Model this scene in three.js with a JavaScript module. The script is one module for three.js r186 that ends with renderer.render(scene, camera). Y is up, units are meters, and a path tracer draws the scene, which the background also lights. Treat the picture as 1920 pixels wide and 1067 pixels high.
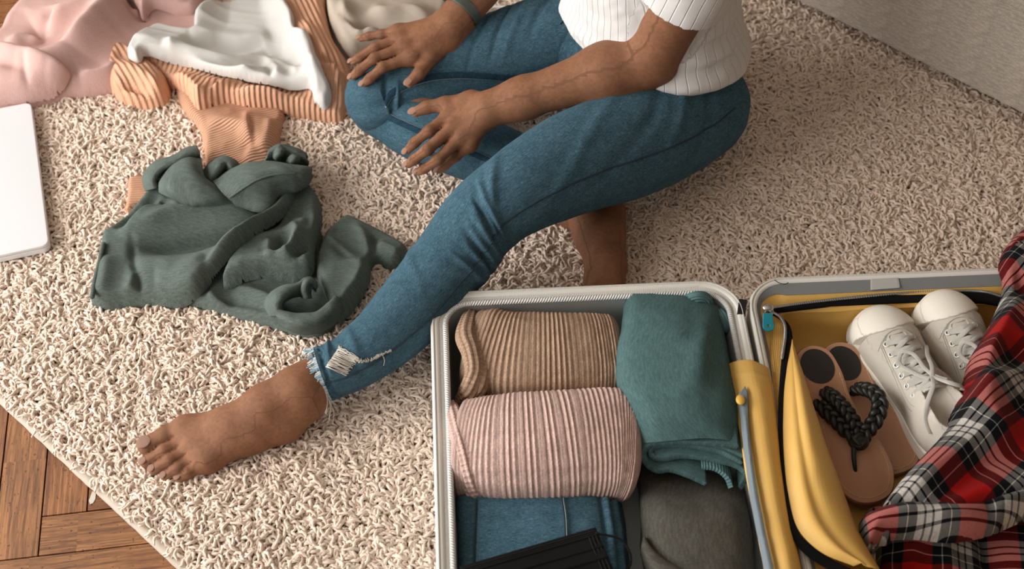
import * as THREE from 'three';
import { mergeGeometries, mergeVertices } from 'three/addons/utils/BufferGeometryUtils.js';
import { RectAreaLightUniformsLib } from 'three/addons/lights/RectAreaLightUniformsLib.js';

// ---------- camera, sky, light, exposure ----------
const scene = new THREE.Scene();
const camera = new THREE.PerspectiveCamera(2 * Math.atan(533.5 / 2600) * 180 / Math.PI, 1920 / 1067, 0.05, 60);
camera.position.set(0, 1.75, 0);
camera.rotation.set(-51 * Math.PI / 180, 0, 0);
camera.focus = 2.08;
camera.userData.fStop = 4;
scene.background = new THREE.Color(0.55, 0.68, 0.9);
const renderer = new THREE.WebGLRenderer();
renderer.toneMapping = THREE.LinearToneMapping;
renderer.toneMappingExposure = 1.0;
renderer.shadowMap.enabled = true;
RectAreaLightUniformsLib.init();
// daylight entering by the window in the left wall
const daylight = new THREE.RectAreaLight(new THREE.Color(1.0, 0.965, 0.91), 6.9, 3.4, 2.1);
daylight.name = 'window_daylight';
daylight.position.set(-2.38, 1.2, -1.0);
daylight.lookAt(0.0, 1.2, -1.0);
scene.add(daylight);
// a second, farther window behind the camera
const daylightBack = new THREE.RectAreaLight(new THREE.Color(1.0, 0.95, 0.87), 1.3, 1.6, 1.4);
daylightBack.name = 'rear_window_daylight';
daylightBack.position.set(-0.6, 1.55, 2.6);
daylightBack.lookAt(-0.3, 0.6, 0);
scene.add(daylightBack);

// ---------- helpers ----------
const V = (x, y, z) => new THREE.Vector3(x, y, z);
const SP = Math.sin(51 * Math.PI / 180), CP = Math.cos(51 * Math.PI / 180);
function at(px, py, h = 0) {                       // the point at height h above the floor that stands at this place of the survey photograph
  const x = (px - 960) / 2600, y = (py - 533.5) / 2600, t = (h - 1.75) / (-SP - y * CP);
  return V(x * t, h, (-CP + y * SP) * t);
}
const atL = (list, h) => list.map((q) => at(q[0], q[1], q[2] ?? h));
function rng(seed) { let s = seed >>> 0; return () => { s = (s + 0x6d2b79f5) | 0; let t = Math.imul(s ^ (s >>> 15), 1 | s); t = (t + Math.imul(t ^ (t >>> 7), 61 | t)) ^ t; return ((t ^ (t >>> 14)) >>> 0) / 4294967296; }; }
const hash = (x, y, z) => { let h = Math.imul(x, 374761393) ^ Math.imul(y, 668265263) ^ Math.imul(z, 2147483647 ^ 0x5bd1e995); h = Math.imul(h ^ (h >>> 13), 1274126177); return ((h ^ (h >>> 16)) >>> 0) / 4294967296; };
const fade = (t) => t * t * t * (t * (t * 6 - 15) + 10);
function noise(x, y, z = 0) {                      // value noise, -1..1
  const i = Math.floor(x), j = Math.floor(y), k = Math.floor(z), u = fade(x - i), v = fade(y - j), w = fade(z - k), L = (a, b, t) => a + (b - a) * t;
  return 2 * L(L(L(hash(i, j, k), hash(i + 1, j, k), u), L(hash(i, j + 1, k), hash(i + 1, j + 1, k), u), v),
    L(L(hash(i, j, k + 1), hash(i + 1, j, k + 1), u), L(hash(i, j + 1, k + 1), hash(i + 1, j + 1, k + 1), u), v), w) - 1;
}
const fbm = (x, y, z = 0) => noise(x, y, z) * 0.55 + noise(x * 2.1 + 7, y * 2.1, z * 2.1) * 0.3 + noise(x * 4.3, y * 4.3 + 3, z * 4.3) * 0.15;
const pnoise = (x, y, p, s) => {                   // value noise of period p lattice cells, 0..1
  const i = Math.floor(x), j = Math.floor(y), u = fade(x - i), v = fade(y - j), m = (a) => ((a % p) + p) % p, L = (a, b, t) => a + (b - a) * t;
  return L(L(hash(m(i), m(j), s), hash(m(i + 1), m(j), s), u), L(hash(m(i), m(j + 1), s), hash(m(i + 1), m(j + 1), s), u), v);
};
const clamp = (x, a = 0, b = 1) => Math.min(b, Math.max(a, x));
const sstep = (a, b, x) => { const t = clamp((x - a) / (b - a)); return t * t * (3 - 2 * t); };
const mix = (a, b, t) => a + (b - a) * t;
function spline(points, n, closed = false) { const c = new THREE.CatmullRomCurve3(points, closed, 'centripetal'); return closed ? c.getSpacedPoints(n).slice(0, n) : c.getSpacedPoints(n - 1); }

const names = {}, kids = new Map();
function numbered(n) { const k = names[n] = (names[n] ?? -1) + 1; return k ? n + '_' + String(k).padStart(3, '0') : n; }
function tag(o, label, category, group, kind) {
  if (label) o.userData.label = label;
  if (category) o.userData.category = category;
  if (group) o.userData.group = group;
  if (kind) o.userData.kind = kind;
  return o;
}
function thing(name, label, category, pos = V(0, 0, 0), turn = 0, group) {
  const o = new THREE.Group(); o.name = numbered(name); o.position.copy(pos); o.rotation.y = turn; scene.add(o);
  return tag(o, label, category, group);
}
// a part: geometry is given in world coordinates when world = true and brought into the frame of its thing
function part(name, geo, mat, parent, world = false) {
  const g = Array.isArray(geo) ? mergeGeometries(geo.map(plain)) : geo, m = new THREE.Mesh(g, mat);
  if (world) { parent.updateMatrixWorld(true); g.applyMatrix4(parent.matrixWorld.clone().invert()); }
  m.name = parent === scene ? numbered(name) : (() => { const k = kids.get(parent) ?? kids.set(parent, {}).get(parent); const c = k[name] = (k[name] ?? -1) + 1; return c ? name + '_' + String(c).padStart(3, '0') : name; })();
  m.castShadow = m.receiveShadow = true;
  parent.add(m);
  return m;
}
function plain(g) { g = g.index ? g.toNonIndexed() : g.clone(); for (const k of Object.keys(g.attributes)) if (!['position', 'normal', 'uv', 'color'].includes(k)) g.deleteAttribute(k); if (!g.attributes.uv) g.setAttribute('uv', new THREE.BufferAttribute(new Float32Array(g.attributes.position.count * 2), 2)); return g; }
function meshGeo(pos, idx, uv) {
  const g = new THREE.BufferGeometry();
  g.setAttribute('position', new THREE.BufferAttribute(new Float32Array(pos), 3));
  if (uv) g.setAttribute('uv', new THREE.BufferAttribute(new Float32Array(uv), 2));
  g.setIndex(idx); g.computeVertexNormals();
  return g;
}
// swept tube with elliptical section; angle 0 = left of the path seen from above, PI/2 = top
function tube({ pts, rad, n = 60, m = 32, disp, cap0 = true, cap1 = true, up = V(0, 1, 0), sq = 2, uvScale = 1, closed = false, twist = 0 }) {
  const K = pts.length - 1, curve = new THREE.CatmullRomCurve3(pts, closed, 'centripetal');
  const R = (t, c) => { if (typeof rad === 'number') return rad; const x = clamp(t) * K, i = Math.min(K - 1, Math.floor(x)), f = x - i, g = (k) => { const r = rad[clamp(k, 0, rad.length - 1)]; return Array.isArray(r) ? r[c] : r; };
    const p0 = g(i - 1), p1 = g(i), p2 = g(i + 1), p3 = g(i + 2); return 0.5 * (2 * p1 + (p2 - p0) * f + (2 * p0 - 5 * p1 + 4 * p2 - p3) * f * f + (3 * p1 - p0 - 3 * p2 + p3) * f * f * f); };
  const C = (t) => curve.getPoint(clamp(t)), lens = [0]; let last = C(0);
  for (let i = 1; i <= n; i++) { const c = C(i / n); lens.push(lens[i - 1] + c.distanceTo(last)); last = c; }
  const frame = (t) => { const T = curve.getTangent(clamp(t)), S = new THREE.Vector3().crossVectors(T, up).normalize(), U = new THREE.Vector3().crossVectors(S, T).normalize(); return [T, S, U]; };
  const se = (c) => Math.sign(c) * Math.pow(Math.abs(c), 2 / sq);
  function surf(t, a, off = 0, fr = frame(t), c = C(t), s = 1, shift = 0) {
    const L = lens[n] * t, d = (disp ? disp(t, a, L) : 0) * s + off, aw = a + twist * L, ca = se(Math.cos(aw)), sa = se(Math.sin(aw)), rw = R(t, 0) * s + d, rh = R(t, 1) * s + d;
    return c.clone().addScaledVector(fr[1], ca * rw).addScaledVector(fr[2], sa * rh).addScaledVector(fr[0], shift);
  }
  const pos = [], uv = [], idx = [], rings = [], r0 = Math.min(R(0, 0), R(0, 1)), r1 = Math.min(R(1, 0), R(1, 1)), q = 6;
  if (cap0 && !closed) for (let k = 0; k < q; k++) { const b = (1 - k / q) * Math.PI / 2; rings.push([0, Math.max(0.004, Math.cos(b)), -Math.sin(b) * r0 * (cap0 === true ? 1 : cap0), -Math.sin(b) * r0]); }
  for (let i = 0; i <= n; i++) rings.push([i / n, 1, 0, lens[i]]);
  if (cap1 && !closed) for (let k = 1; k <= q; k++) { const b = k / q * Math.PI / 2; rings.push([1, Math.max(0.004, Math.cos(b)), Math.sin(b) * r1 * (cap1 === true ? 1 : cap1), lens[n] + Math.sin(b) * r1]); }
  const meanR = typeof rad === 'number' ? rad : R(0.5, 0);
  for (const [t, s, sh, L] of rings) { const fr = frame(t), c = C(t);
    for (let j = 0; j <= m; j++) { const a = j / m * Math.PI * 2, p = surf(t, a, 0, fr, c, s, sh); pos.push(p.x, p.y, p.z); uv.push(a * meanR * uvScale, L * uvScale); } }
  for (let i = 0; i < rings.length - 1; i++) for (let j = 0; j < m; j++) { const a = i * (m + 1) + j, b = a + m + 1; idx.push(a, a + 1, b, b, a + 1, b + 1); }
  const g = meshGeo(pos, idx, uv), nn = g.attributes.normal;     // weld the normals of the seam
  for (let i = 0; i < rings.length; i++) { const a = i * (m + 1), b = a + m, x = nn.getX(a) + nn.getX(b), y = nn.getY(a) + nn.getY(b), z = nn.getZ(a) + nn.getZ(b), l = Math.hypot(x, y, z) || 1; nn.setXYZ(a, x / l, y / l, z / l); nn.setXYZ(b, x / l, y / l, z / l); }
  g.surf = surf; g.len = lens[n];
  return g;
}
const wire = (pts, r, n = 40, m = 8, extra = {}) => tube({ pts, rad: r, n, m, ...extra });
// surface through curves: rows of points, smoothed both ways; th = thickness of the cloth
function loft(rows, nu = 60, nv = 24, { disp, th = 0, uvo = [0, 0], rot = 0, linear = false, closedV = false } = {}) {
  const R = rows.map((r) => spline(r, nu)), pos = [], uv = [], idx = [], P = [];
  for (let i = 0; i < nu; i++) {
    const col = R.map((r) => r[i]);
    const s = closedV ? spline(col, nv, true).concat([null]) : linear ? new THREE.CatmullRomCurve3(col, false, 'catmullrom', 0).getPoints(nv - 1) : new THREE.CatmullRomCurve3(col, false, 'centripetal').getPoints(nv - 1);
    if (closedV) s[nv] = s[0].clone();
    P.push(s);
  }
  const W = P[0].length, U = [], Q = [];
  for (let i = 0; i < nu; i++) { let w = 0; U.push([]); for (let j = 0; j < W; j++) { if (j) w += P[i][j].distanceTo(P[i][j - 1]); U[i].push(w); } }
  let len = Array(W).fill(0);
  for (let i = 0; i < nu; i++) for (let j = 0; j < W; j++) { const p = P[i][j]; if (i) len[j] += p.distanceTo(P[i - 1][j]); pos.push(p.x, p.y, p.z); const a = len[Math.floor(W / 2)], b = U[i][j], c = Math.cos(rot), s = Math.sin(rot); uv.push(a * c - b * s + uvo[0], a * s + b * c + uvo[1]); Q.push([a, b]); }
  for (let i = 0; i < nu - 1; i++) for (let j = 0; j < W - 1; j++) { const a = i * W + j, b = a + W; idx.push(a, b, a + 1, b, b + 1, a + 1); }
  let g = meshGeo(pos, idx, uv);
  if (disp) { const p = g.attributes.position, nn = g.attributes.normal; for (let k = 0; k < p.count; k++) { const i = Math.floor(k / W), j = k % W, d = disp(i / (nu - 1), j / (W - 1), Q[k][0], Q[k][1]); p.setXYZ(k, p.getX(k) + nn.getX(k) * d, p.getY(k) + nn.getY(k) * d, p.getZ(k) + nn.getZ(k) * d); } g.computeVertexNormals(); }
  if (th) g = shell(g, nu, W, th);
  return g;
}
function shell(g, nu, W, th) {                     // give a grid surface a back and edges
  const p = g.attributes.position, n = g.attributes.normal, u = g.attributes.uv, N = p.count, pos = [...p.array], uv = [...u.array, ...u.array], idx = [...g.index.array];
  for (let k = 0; k < N; k++) pos.push(p.getX(k) - n.getX(k) * th, p.getY(k) - n.getY(k) * th, p.getZ(k) - n.getZ(k) * th);
  for (let i = 0; i < g.index.count; i += 3) { const a = g.index.getX(i), b = g.index.getX(i + 1), c = g.index.getX(i + 2); idx.push(a + N, c + N, b + N); }
  const e = (a, b) => idx.push(a, a + N, b, b, a + N, b + N);
  for (let i = 0; i < nu - 1; i++) { e(i * W, (i + 1) * W); e((i + 1) * W + W - 1, i * W + W - 1); }
  for (let j = 0; j < W - 1; j++) { e(j + 1, j); e((nu - 1) * W + j, (nu - 1) * W + j + 1); }
  return meshGeo(pos, idx, uv);
}
// surface nets: the zero level of a distance field on a grid of cells c
function nets(f, lo, hi, c, { color, uv } = {}) {
  const nx = Math.ceil((hi[0] - lo[0]) / c) + 2, ny = Math.ceil((hi[1] - lo[1]) / c) + 2, nz = Math.ceil((hi[2] - lo[2]) / c) + 2, B = 4, F = new Float32Array(nx * ny * nz);
  const id = (i, j, k) => (k * ny + j) * nx + i;
  for (let k0 = 0; k0 < nz; k0 += B) for (let j0 = 0; j0 < ny; j0 += B) for (let i0 = 0; i0 < nx; i0 += B) {
    const fc = f(lo[0] + (i0 + 1.5) * c, lo[1] + (j0 + 1.5) * c, lo[2] + (k0 + 1.5) * c), far = Math.abs(fc) > c * 6.5;
    for (let k = k0; k < Math.min(nz, k0 + B); k++) for (let j = j0; j < Math.min(ny, j0 + B); j++) for (let i = i0; i < Math.min(nx, i0 + B); i++) F[id(i, j, k)] = far ? fc : f(lo[0] + i * c, lo[1] + j * c, lo[2] + k * c);
  }
  const map = new Int32Array(nx * ny * nz).fill(-1), pos = [], idx = [], nor = [], col = [], uvs = [];
  const E = [[0, 1], [2, 3], [4, 5], [6, 7], [0, 2], [1, 3], [4, 6], [5, 7], [0, 4], [1, 5], [2, 6], [3, 7]];
  for (let k = 0; k < nz - 1; k++) for (let j = 0; j < ny - 1; j++) for (let i = 0; i < nx - 1; i++) {
    const v = []; let neg = 0; for (let q = 0; q < 8; q++) { const x = F[id(i + (q & 1), j + ((q >> 1) & 1), k + (q >> 2))]; v.push(x); if (x < 0) neg++; }
    if (!neg || neg === 8) continue;
    let x = 0, y = 0, z = 0, n = 0;
    for (const [a, b] of E) if ((v[a] < 0) !== (v[b] < 0)) { const t = v[a] / (v[a] - v[b]); x += (a & 1) + t * ((b & 1) - (a & 1)); y += ((a >> 1) & 1) + t * (((b >> 1) & 1) - ((a >> 1) & 1)); z += (a >> 2) + t * ((b >> 2) - (a >> 2)); n++; }
    map[id(i, j, k)] = pos.length / 3;
    const X = lo[0] + (i + x / n) * c, Y = lo[1] + (j + y / n) * c, Z = lo[2] + (k + z / n) * c, e = c * 0.5;
    pos.push(X, Y, Z);
    const gx = f(X + e, Y, Z) - f(X - e, Y, Z), gy = f(X, Y + e, Z) - f(X, Y - e, Z), gz = f(X, Y, Z + e) - f(X, Y, Z - e), l = Math.hypot(gx, gy, gz) || 1;
    nor.push(gx / l, gy / l, gz / l);
    if (color) col.push(...color(X, Y, Z, gx / l, gy / l, gz / l));
    if (uv) uvs.push(...uv(X, Y, Z, gx / l, gy / l, gz / l)); else { const ax = Math.abs(gx), ay = Math.abs(gy), az = Math.abs(gz); uvs.push(...(ay > ax && ay > az ? [X, Z] : ax > az ? [Z, Y] : [X, Y])); }
  }
  const quad = (a, b, d, e, flip) => { if (a < 0 || b < 0 || d < 0 || e < 0) return; flip ? idx.push(a, d, b, a, e, d) : idx.push(a, b, d, a, d, e); };
  for (let k = 1; k < nz - 1; k++) for (let j = 1; j < ny - 1; j++) for (let i = 1; i < nx - 1; i++) {
    const s = F[id(i, j, k)] < 0;
    if (s !== F[id(i + 1, j, k)] < 0) quad(map[id(i, j - 1, k - 1)], map[id(i, j, k - 1)], map[id(i, j, k)], map[id(i, j - 1, k)], !s);
    if (s !== F[id(i, j + 1, k)] < 0) quad(map[id(i - 1, j, k - 1)], map[id(i - 1, j, k)], map[id(i, j, k)], map[id(i, j, k - 1)], !s);
    if (s !== F[id(i, j, k + 1)] < 0) quad(map[id(i - 1, j - 1, k)], map[id(i, j - 1, k)], map[id(i, j, k)], map[id(i - 1, j, k)], !s);
  }
  const g = meshGeo(pos, idx, uvs);
  g.setAttribute('normal', new THREE.BufferAttribute(new Float32Array(nor), 3));
  if (color) g.setAttribute('color', new THREE.BufferAttribute(new Float32Array(col), 3));
  return g;
}
const smin = (a, b, k) => { const h = Math.max(k - Math.abs(a - b), 0) / k; return Math.min(a, b) - h * h * k * 0.25; };
const cap = (a, b, ra, rb) => { const bx = b.x - a.x, by = b.y - a.y, bz = b.z - a.z, L = bx * bx + by * by + bz * bz || 1e-9; return (x, y, z) => { const h = clamp(((x - a.x) * bx + (y - a.y) * by + (z - a.z) * bz) / L); return Math.hypot(x - a.x - bx * h, y - a.y - by * h, z - a.z - bz * h) - ra - (rb - ra) * h; }; };
const ell = (c, r, M) => (x, y, z) => { let dx = x - c.x, dy = y - c.y, dz = z - c.z; if (M) { const X = dx * M[0].x + dy * M[0].y + dz * M[0].z, Y = dx * M[1].x + dy * M[1].y + dz * M[1].z, Z = dx * M[2].x + dy * M[2].y + dz * M[2].z; dx = X; dy = Y; dz = Z; } const k = Math.hypot(dx / r[0], dy / r[1], dz / r[2]); return (k - 1) * Math.min(r[0], r[1], r[2]) * (k > 1 ? 1 : 1); };
const joinS = (fs, k) => (x, y, z) => { let d = fs[0](x, y, z); for (let i = 1; i < fs.length; i++) d = smin(d, fs[i](x, y, z), k); return d; };
const near = (f, pts, R) => { const c = V(0, 0, 0); for (const p of pts) c.addScaledVector(p, 1 / pts.length); let r = 0; for (const p of pts) r = Math.max(r, p.distanceTo(c)); r += R; return (x, y, z) => { const d = Math.hypot(x - c.x, y - c.y, z - c.z) - r; return d > .05 ? d : f(x, y, z); }; };
// cloth lying in folds: a height field over an outline; folds are [height, width on the right, width on the left, x, y, x, y ...]
const HM = { x0: -1.25, z0: -2.9, c: 0.004, nx: 460, nz: 560, h: null };
HM.h = new Float32Array(HM.nx * HM.nz);
function sheet({ out, h = 0.035, T = 0.018, r = 0.012, cell = 0.0035, folds = [], hf, base = 0.028, over = true, amp = 0.002, fr = 22, stretch = [1, 1], dir = 0, rot = 0, extra, seed = 1, cross = null, put = true, gap = 0.002, tuck = 0.006, soft = 4 }) {
  const P = spline(atL(out, h), Math.max(160, out.length * 20), true), n = P.length;
  let x0 = 1e9, x1 = -1e9, z0 = 1e9, z1 = -1e9; for (const p of P) { x0 = Math.min(x0, p.x); x1 = Math.max(x1, p.x); z0 = Math.min(z0, p.z); z1 = Math.max(z1, p.z); }
  x0 -= 2 * cell; z0 -= 2 * cell;
  const nx = Math.ceil((x1 - x0) / cell) + 3, nz = Math.ceil((z1 - z0) / cell) + 3;
  const Fo = folds.map((f) => { const [a, w, w2, ...q] = f, pts = []; for (let i = 0; i < q.length; i += 2) pts.push(at(q[i], q[i + 1], hf ?? h + T * 0.7)); return { a, w, w2, p: spline(pts, Math.max(10, pts.length * 7)) }; });
  // what lies beneath, widened and smoothed
  let under = null;
  if (over) {
    const D = (x, z) => { const i = Math.round((x - HM.x0) / HM.c), j = Math.round((z - HM.z0) / HM.c); let m = 0; for (let a = -2; a <= 2; a++) for (let b = -2; b <= 2; b++) { const I = i + a, J = j + b; if (I >= 0 && J >= 0 && I < HM.nx && J < HM.nz) m = Math.max(m, HM.h[J * HM.nx + I]); } return m; };
    const A = new Float32Array(nx * nz), Bf = new Float32Array(nx * nz);
    for (let j = 0; j < nz; j++) for (let i = 0; i < nx; i++) A[j * nx + i] = Math.max(base, D(x0 + i * cell, z0 + j * cell) + gap);
    const S = soft, blur = (src, dst, dx, dz) => { for (let j = 0; j < nz; j++) for (let i = 0; i < nx; i++) { let s = 0, c = 0; for (let q = -S; q <= S; q++) { const I = i + q * dx, J = j + q * dz; if (I >= 0 && J >= 0 && I < nx && J < nz) { s += src[J * nx + I]; c++; } } dst[j * nx + i] = s / c; } };
    blur(A, Bf, 1, 0); const C2 = new Float32Array(nx * nz); blur(Bf, C2, 0, 1); under = C2;
  }
  let uo = 0, vo = 0; if (cross) { const c = at(...cross), a = Math.cos(rot), b = Math.sin(rot); uo = .118 * .6618 - (c.x * a + c.z * b); vo = .118 * .6618 - (-c.x * b + c.z * a); }   // a crossing of the check lies here
  const H = new Float32Array(nx * nz).fill(NaN), pos = [], uv = [], map = new Int32Array(nx * nz).fill(-1), cd = Math.cos(dir), sd = Math.sin(dir), cr = Math.cos(rot), sr = Math.sin(rot), ins = new Uint8Array(nx * nz);
  for (let j = 0; j < nz; j++) for (let i = 0; i < nx; i++) {
    let x = x0 + i * cell, z = z0 + j * cell, best = 1e9, bx = 0, bz = 0, inside = false;
    for (let k = 0; k < n; k++) {
      const a = P[k], b = P[(k + 1) % n], ex = b.x - a.x, ez = b.z - a.z, t = clamp(((x - a.x) * ex + (z - a.z) * ez) / (ex * ex + ez * ez || 1e-12)), qx = a.x + ex * t, qz = a.z + ez * t, d = (x - qx) ** 2 + (z - qz) ** 2;
      if (d < best) { best = d; bx = qx; bz = qz; }
      if ((a.z > z) !== (b.z > z) && x < (b.x - a.x) * (z - a.z) / (b.z - a.z) + a.x) inside = !inside;
    }
    let d = Math.sqrt(best);
    if (!inside) { if (d > cell * 1.05) continue; x = bx; z = bz; d = 0; } else ins[j * nx + i] = 1;
    const e = d >= r ? 1 : Math.sqrt(1 - (1 - d / r) ** 2);
    let y = 0;
    for (const f of Fo) {
      let bd = 1e9, bs = 0, sg = 1; const p = f.p, m = p.length;
      for (let k = 0; k < m - 1; k++) { const a = p[k], b = p[k + 1], ex = b.x - a.x, ez = b.z - a.z, t = clamp(((x - a.x) * ex + (z - a.z) * ez) / (ex * ex + ez * ez || 1e-12)), dx = x - a.x - ex * t, dz = z - a.z - ez * t, q = dx * dx + dz * dz; if (q < bd) { bd = q; bs = (k + t) / (m - 1); sg = ex * dz - ez * dx > 0 ? 1 : -1; } }
      const w = sg > 0 ? f.w : f.w2, q = Math.sqrt(bd) / w; if (q > 3) continue;
      const tp = Math.min(1, bs / 0.3, (1 - bs) / 0.3), ends = bs > 0.001 && bs < 0.999 ? tp * (2 - tp) : 0;
      y += f.a * Math.exp(-Math.pow(q * q + 0.02, 0.8)) * ends;
    }
    const nxr = (x * cd + z * sd) * fr / stretch[0], nzr = (-x * sd + z * cd) * fr / stretch[1];
    const wv = amp ? amp * (fbm(nxr, nzr, seed * 7.3) * 1.2 - Math.abs(noise(nxr * 1.7 + 5, nzr * 1.7, seed * 3.1)) * 0.8) : 0;
    y = (under ? under[j * nx + i] : typeof base === 'function' ? base(x, z) : base) + T * e + (y + wv) * Math.min(1, d / r) - (1 - e) * tuck + (extra ? extra(x, z, d) : 0);
    H[j * nx + i] = y; map[j * nx + i] = pos.length / 3; pos.push(x, y, z); uv.push(x * cr + z * sr + uo, -x * sr + z * cr + vo);
  }
  const idx = [];
  for (let j = 0; j < nz - 1; j++) for (let i = 0; i < nx - 1; i++) {
    const a = j * nx + i, b = a + 1, c = a + nx, d = c + 1;
    const tri = (p, q, s) => { if (map[p] >= 0 && map[q] >= 0 && map[s] >= 0 && (ins[p] || ins[q] || ins[s])) idx.push(map[p], map[q], map[s]); };
    if ((i + j) & 1) { tri(a, c, b); tri(b, c, d); } else { tri(a, c, d); tri(a, d, b); }
  }
  if (put) for (let j = 0; j < HM.nz; j++) { const J = Math.round((HM.z0 + j * HM.c - z0) / cell); if (J < 0 || J >= nz) continue; for (let i = 0; i < HM.nx; i++) { const I = Math.round((HM.x0 + i * HM.c - x0) / cell); if (I < 0 || I >= nx) continue; const y = H[J * nx + I]; if (y > HM.h[j * HM.nx + i]) HM.h[j * HM.nx + i] = y; } }
  return meshGeo(pos, idx, uv);
}
function roundRect(x0, z0, x1, z1, r, q = 10) {   // closed path, with the outward normal at each point
  const o = [];
  for (const [cx, cz, a0] of [[x1 - r, z0 + r, -90], [x1 - r, z1 - r, 0], [x0 + r, z1 - r, 90], [x0 + r, z0 + r, 180]]) for (let k = 0; k <= q; k++) { const a = (a0 + 90 * k / q) * Math.PI / 180; o.push([cx + r * Math.cos(a), cz + r * Math.sin(a), Math.cos(a), Math.sin(a)]); }
  const f = []; for (let i = 0; i < o.length; i++) { const a = o[i], b = o[(i + 1) % o.length], d = Math.hypot(b[0] - a[0], b[1] - a[1]), s = Math.max(1, Math.round(d / 0.02)); for (let k = 0; k < s; k++) { const t = k / s, nx = mix(a[2], b[2], t), nz = mix(a[3], b[3], t); f.push([mix(a[0], b[0], t), mix(a[1], b[1], t), nx, nz]); } }
  return f;
}
function ring(path, profile, { closed = false, fn } = {}) {  // profile: [out, y] points swept round the path
  const pos = [], uv = [], idx = [], m = profile.length, N = path.length; let L = 0;
  for (let i = 0; i <= N; i++) { const p = path[i % N]; if (i) L += Math.hypot(p[0] - path[i - 1][0], p[1] - path[i - 1][1]); let w = 0; for (let j = 0; j < m; j++) { let [o, y] = profile[j]; if (j) w += Math.hypot(o - profile[j - 1][0], y - profile[j - 1][1]); if (fn) [o, y] = fn(o, y, L, j / (m - 1), p); pos.push(p[0] + p[2] * o, y, p[1] + p[3] * o); uv.push(L, w); } }
  for (let i = 0; i < N; i++) for (let j = 0; j < m - (closed ? 0 : 1); j++) { const a = i * m + j, b = i * m + (j + 1) % m, c = a + m, d = b + m; idx.push(a, b, c, b, d, c); }
  return meshGeo(pos, idx, uv);
}
// ---------- materials ----------
function tex(w, h, fn, srgb = false, repeat = null) {   // fn(x, y) in 0..1 -> [r, g, b] in 0..1
  const d = new Uint8Array(w * h * 4);
  for (let y = 0; y < h; y++) for (let x = 0; x < w; x++) { const c = fn((x + 0.5) / w, (y + 0.5) / h, x, y), o = (y * w + x) * 4, g = typeof c === 'number'; for (let k = 0; k < 3; k++) d[o + k] = clamp(g ? c : c[k]) * 255; d[o + 3] = 255; }
  const t = new THREE.DataTexture(d, w, h); t.magFilter = THREE.LinearFilter; t.wrapS = t.wrapT = THREE.RepeatWrapping; t.needsUpdate = true;
  if (srgb) t.colorSpace = THREE.SRGBColorSpace;
  if (repeat) t.repeat.set(1 / repeat[0], 1 / (repeat[1] ?? repeat[0]));
  return t;
}
const re = (t, a, b = a) => { const c = t.clone(); c.repeat.set(1 / a, 1 / b); c.needsUpdate = true; return c; };
// plain weave: threads over and under
const weaveT = tex(256, 256, (x, y) => { const u = x * 32, v = y * 32, a = Math.floor(u) + Math.floor(v) & 1, w = Math.sin((u % 1) * Math.PI), q = Math.sin((v % 1) * Math.PI); return (a ? w * (0.6 + 0.4 * q) : q * (0.6 + 0.4 * w)) * (0.75 + 0.25 * pnoise(x * 64, y * 64, 64, 3)); });
const feltT = tex(256, 256, (x, y) => 0.5 * pnoise(x * 64, y * 64, 64, 1) + 0.3 * pnoise(x * 128, y * 128, 128, 2) + 0.2 * pnoise(x * 24, y * 24, 24, 9));
const heatherT = tex(512, 512, (x, y) => { const n = 0.84 + 0.13 * (pnoise(x * 128, y * 256, 128, 5) - 0.5) * 2 + 0.07 * (pnoise(x * 12, y * 40, 4 * 3, 6) - 0.5) * 2; return [n, n, n]; }, true);
const knitT = tex(256, 256, (x, y) => { const u = (x * 16) % 1, v = (y * 16 + Math.abs(u - 0.5) * 0.9) % 1; return Math.pow(Math.sin(u * Math.PI), 0.6) * (0.35 + 0.65 * Math.pow(Math.sin(v * Math.PI), 0.7)); });
const ribT = tex(64, 32, (x, y) => 0.5 + 0.5 * Math.cos(x * Math.PI * 2 * 2) * (0.85 + 0.15 * Math.sin(y * Math.PI * 8)));
const fineRibT = tex(128, 8, (x) => { const d = Math.min(Math.abs(x - 0.5), 0.5); return sstep(0.02, 0.09, d); });
const denimT = tex(512, 512, (x, y) => {
  const tw = Math.sin((x * 96 + y * 96) * Math.PI * 2) * 0.5 + 0.5, s = pnoise(x * 256, y * 24, 24 * 8, 11), s2 = pnoise(x * 40, y * 256, 8 * 5, 13), b = pnoise(x * 10, y * 10, 10, 15), k = clamp(0.22 * tw + 0.42 * s + 0.22 * s2 + 0.1 * b - 0.06);
  return [mix(0.10, 0.52, k), mix(0.215, 0.65, k), mix(0.275, 0.71, k)];
}, true);
const ripT = tex(64, 64, (x, y) => { const u = (x * 4) % 1, v = (y * 4) % 1; return (u < 0.16 || v < 0.16 ? 1 : 0.45) + 0.1 * pnoise(x * 32, y * 32, 32, 2); });
const meshT = tex(128, 128, (x, y) => { const r = Math.floor(y * 8), u = (x * 8 + (r & 1) * 0.5) % 1 - 0.5, v = (y * 8) % 1 - 0.5; return sstep(0.2, 0.42, Math.hypot(u, v)); });
const cordT = tex(64, 64, (x, y) => 0.5 + 0.5 * Math.sin((x * 4 + y * 2) * Math.PI * 2));
const zipT = tex(32, 16, (x) => sstep(0.2, 0.4, Math.abs(x - 0.5) * 2 < 0.6 ? 0.8 : 0));
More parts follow.
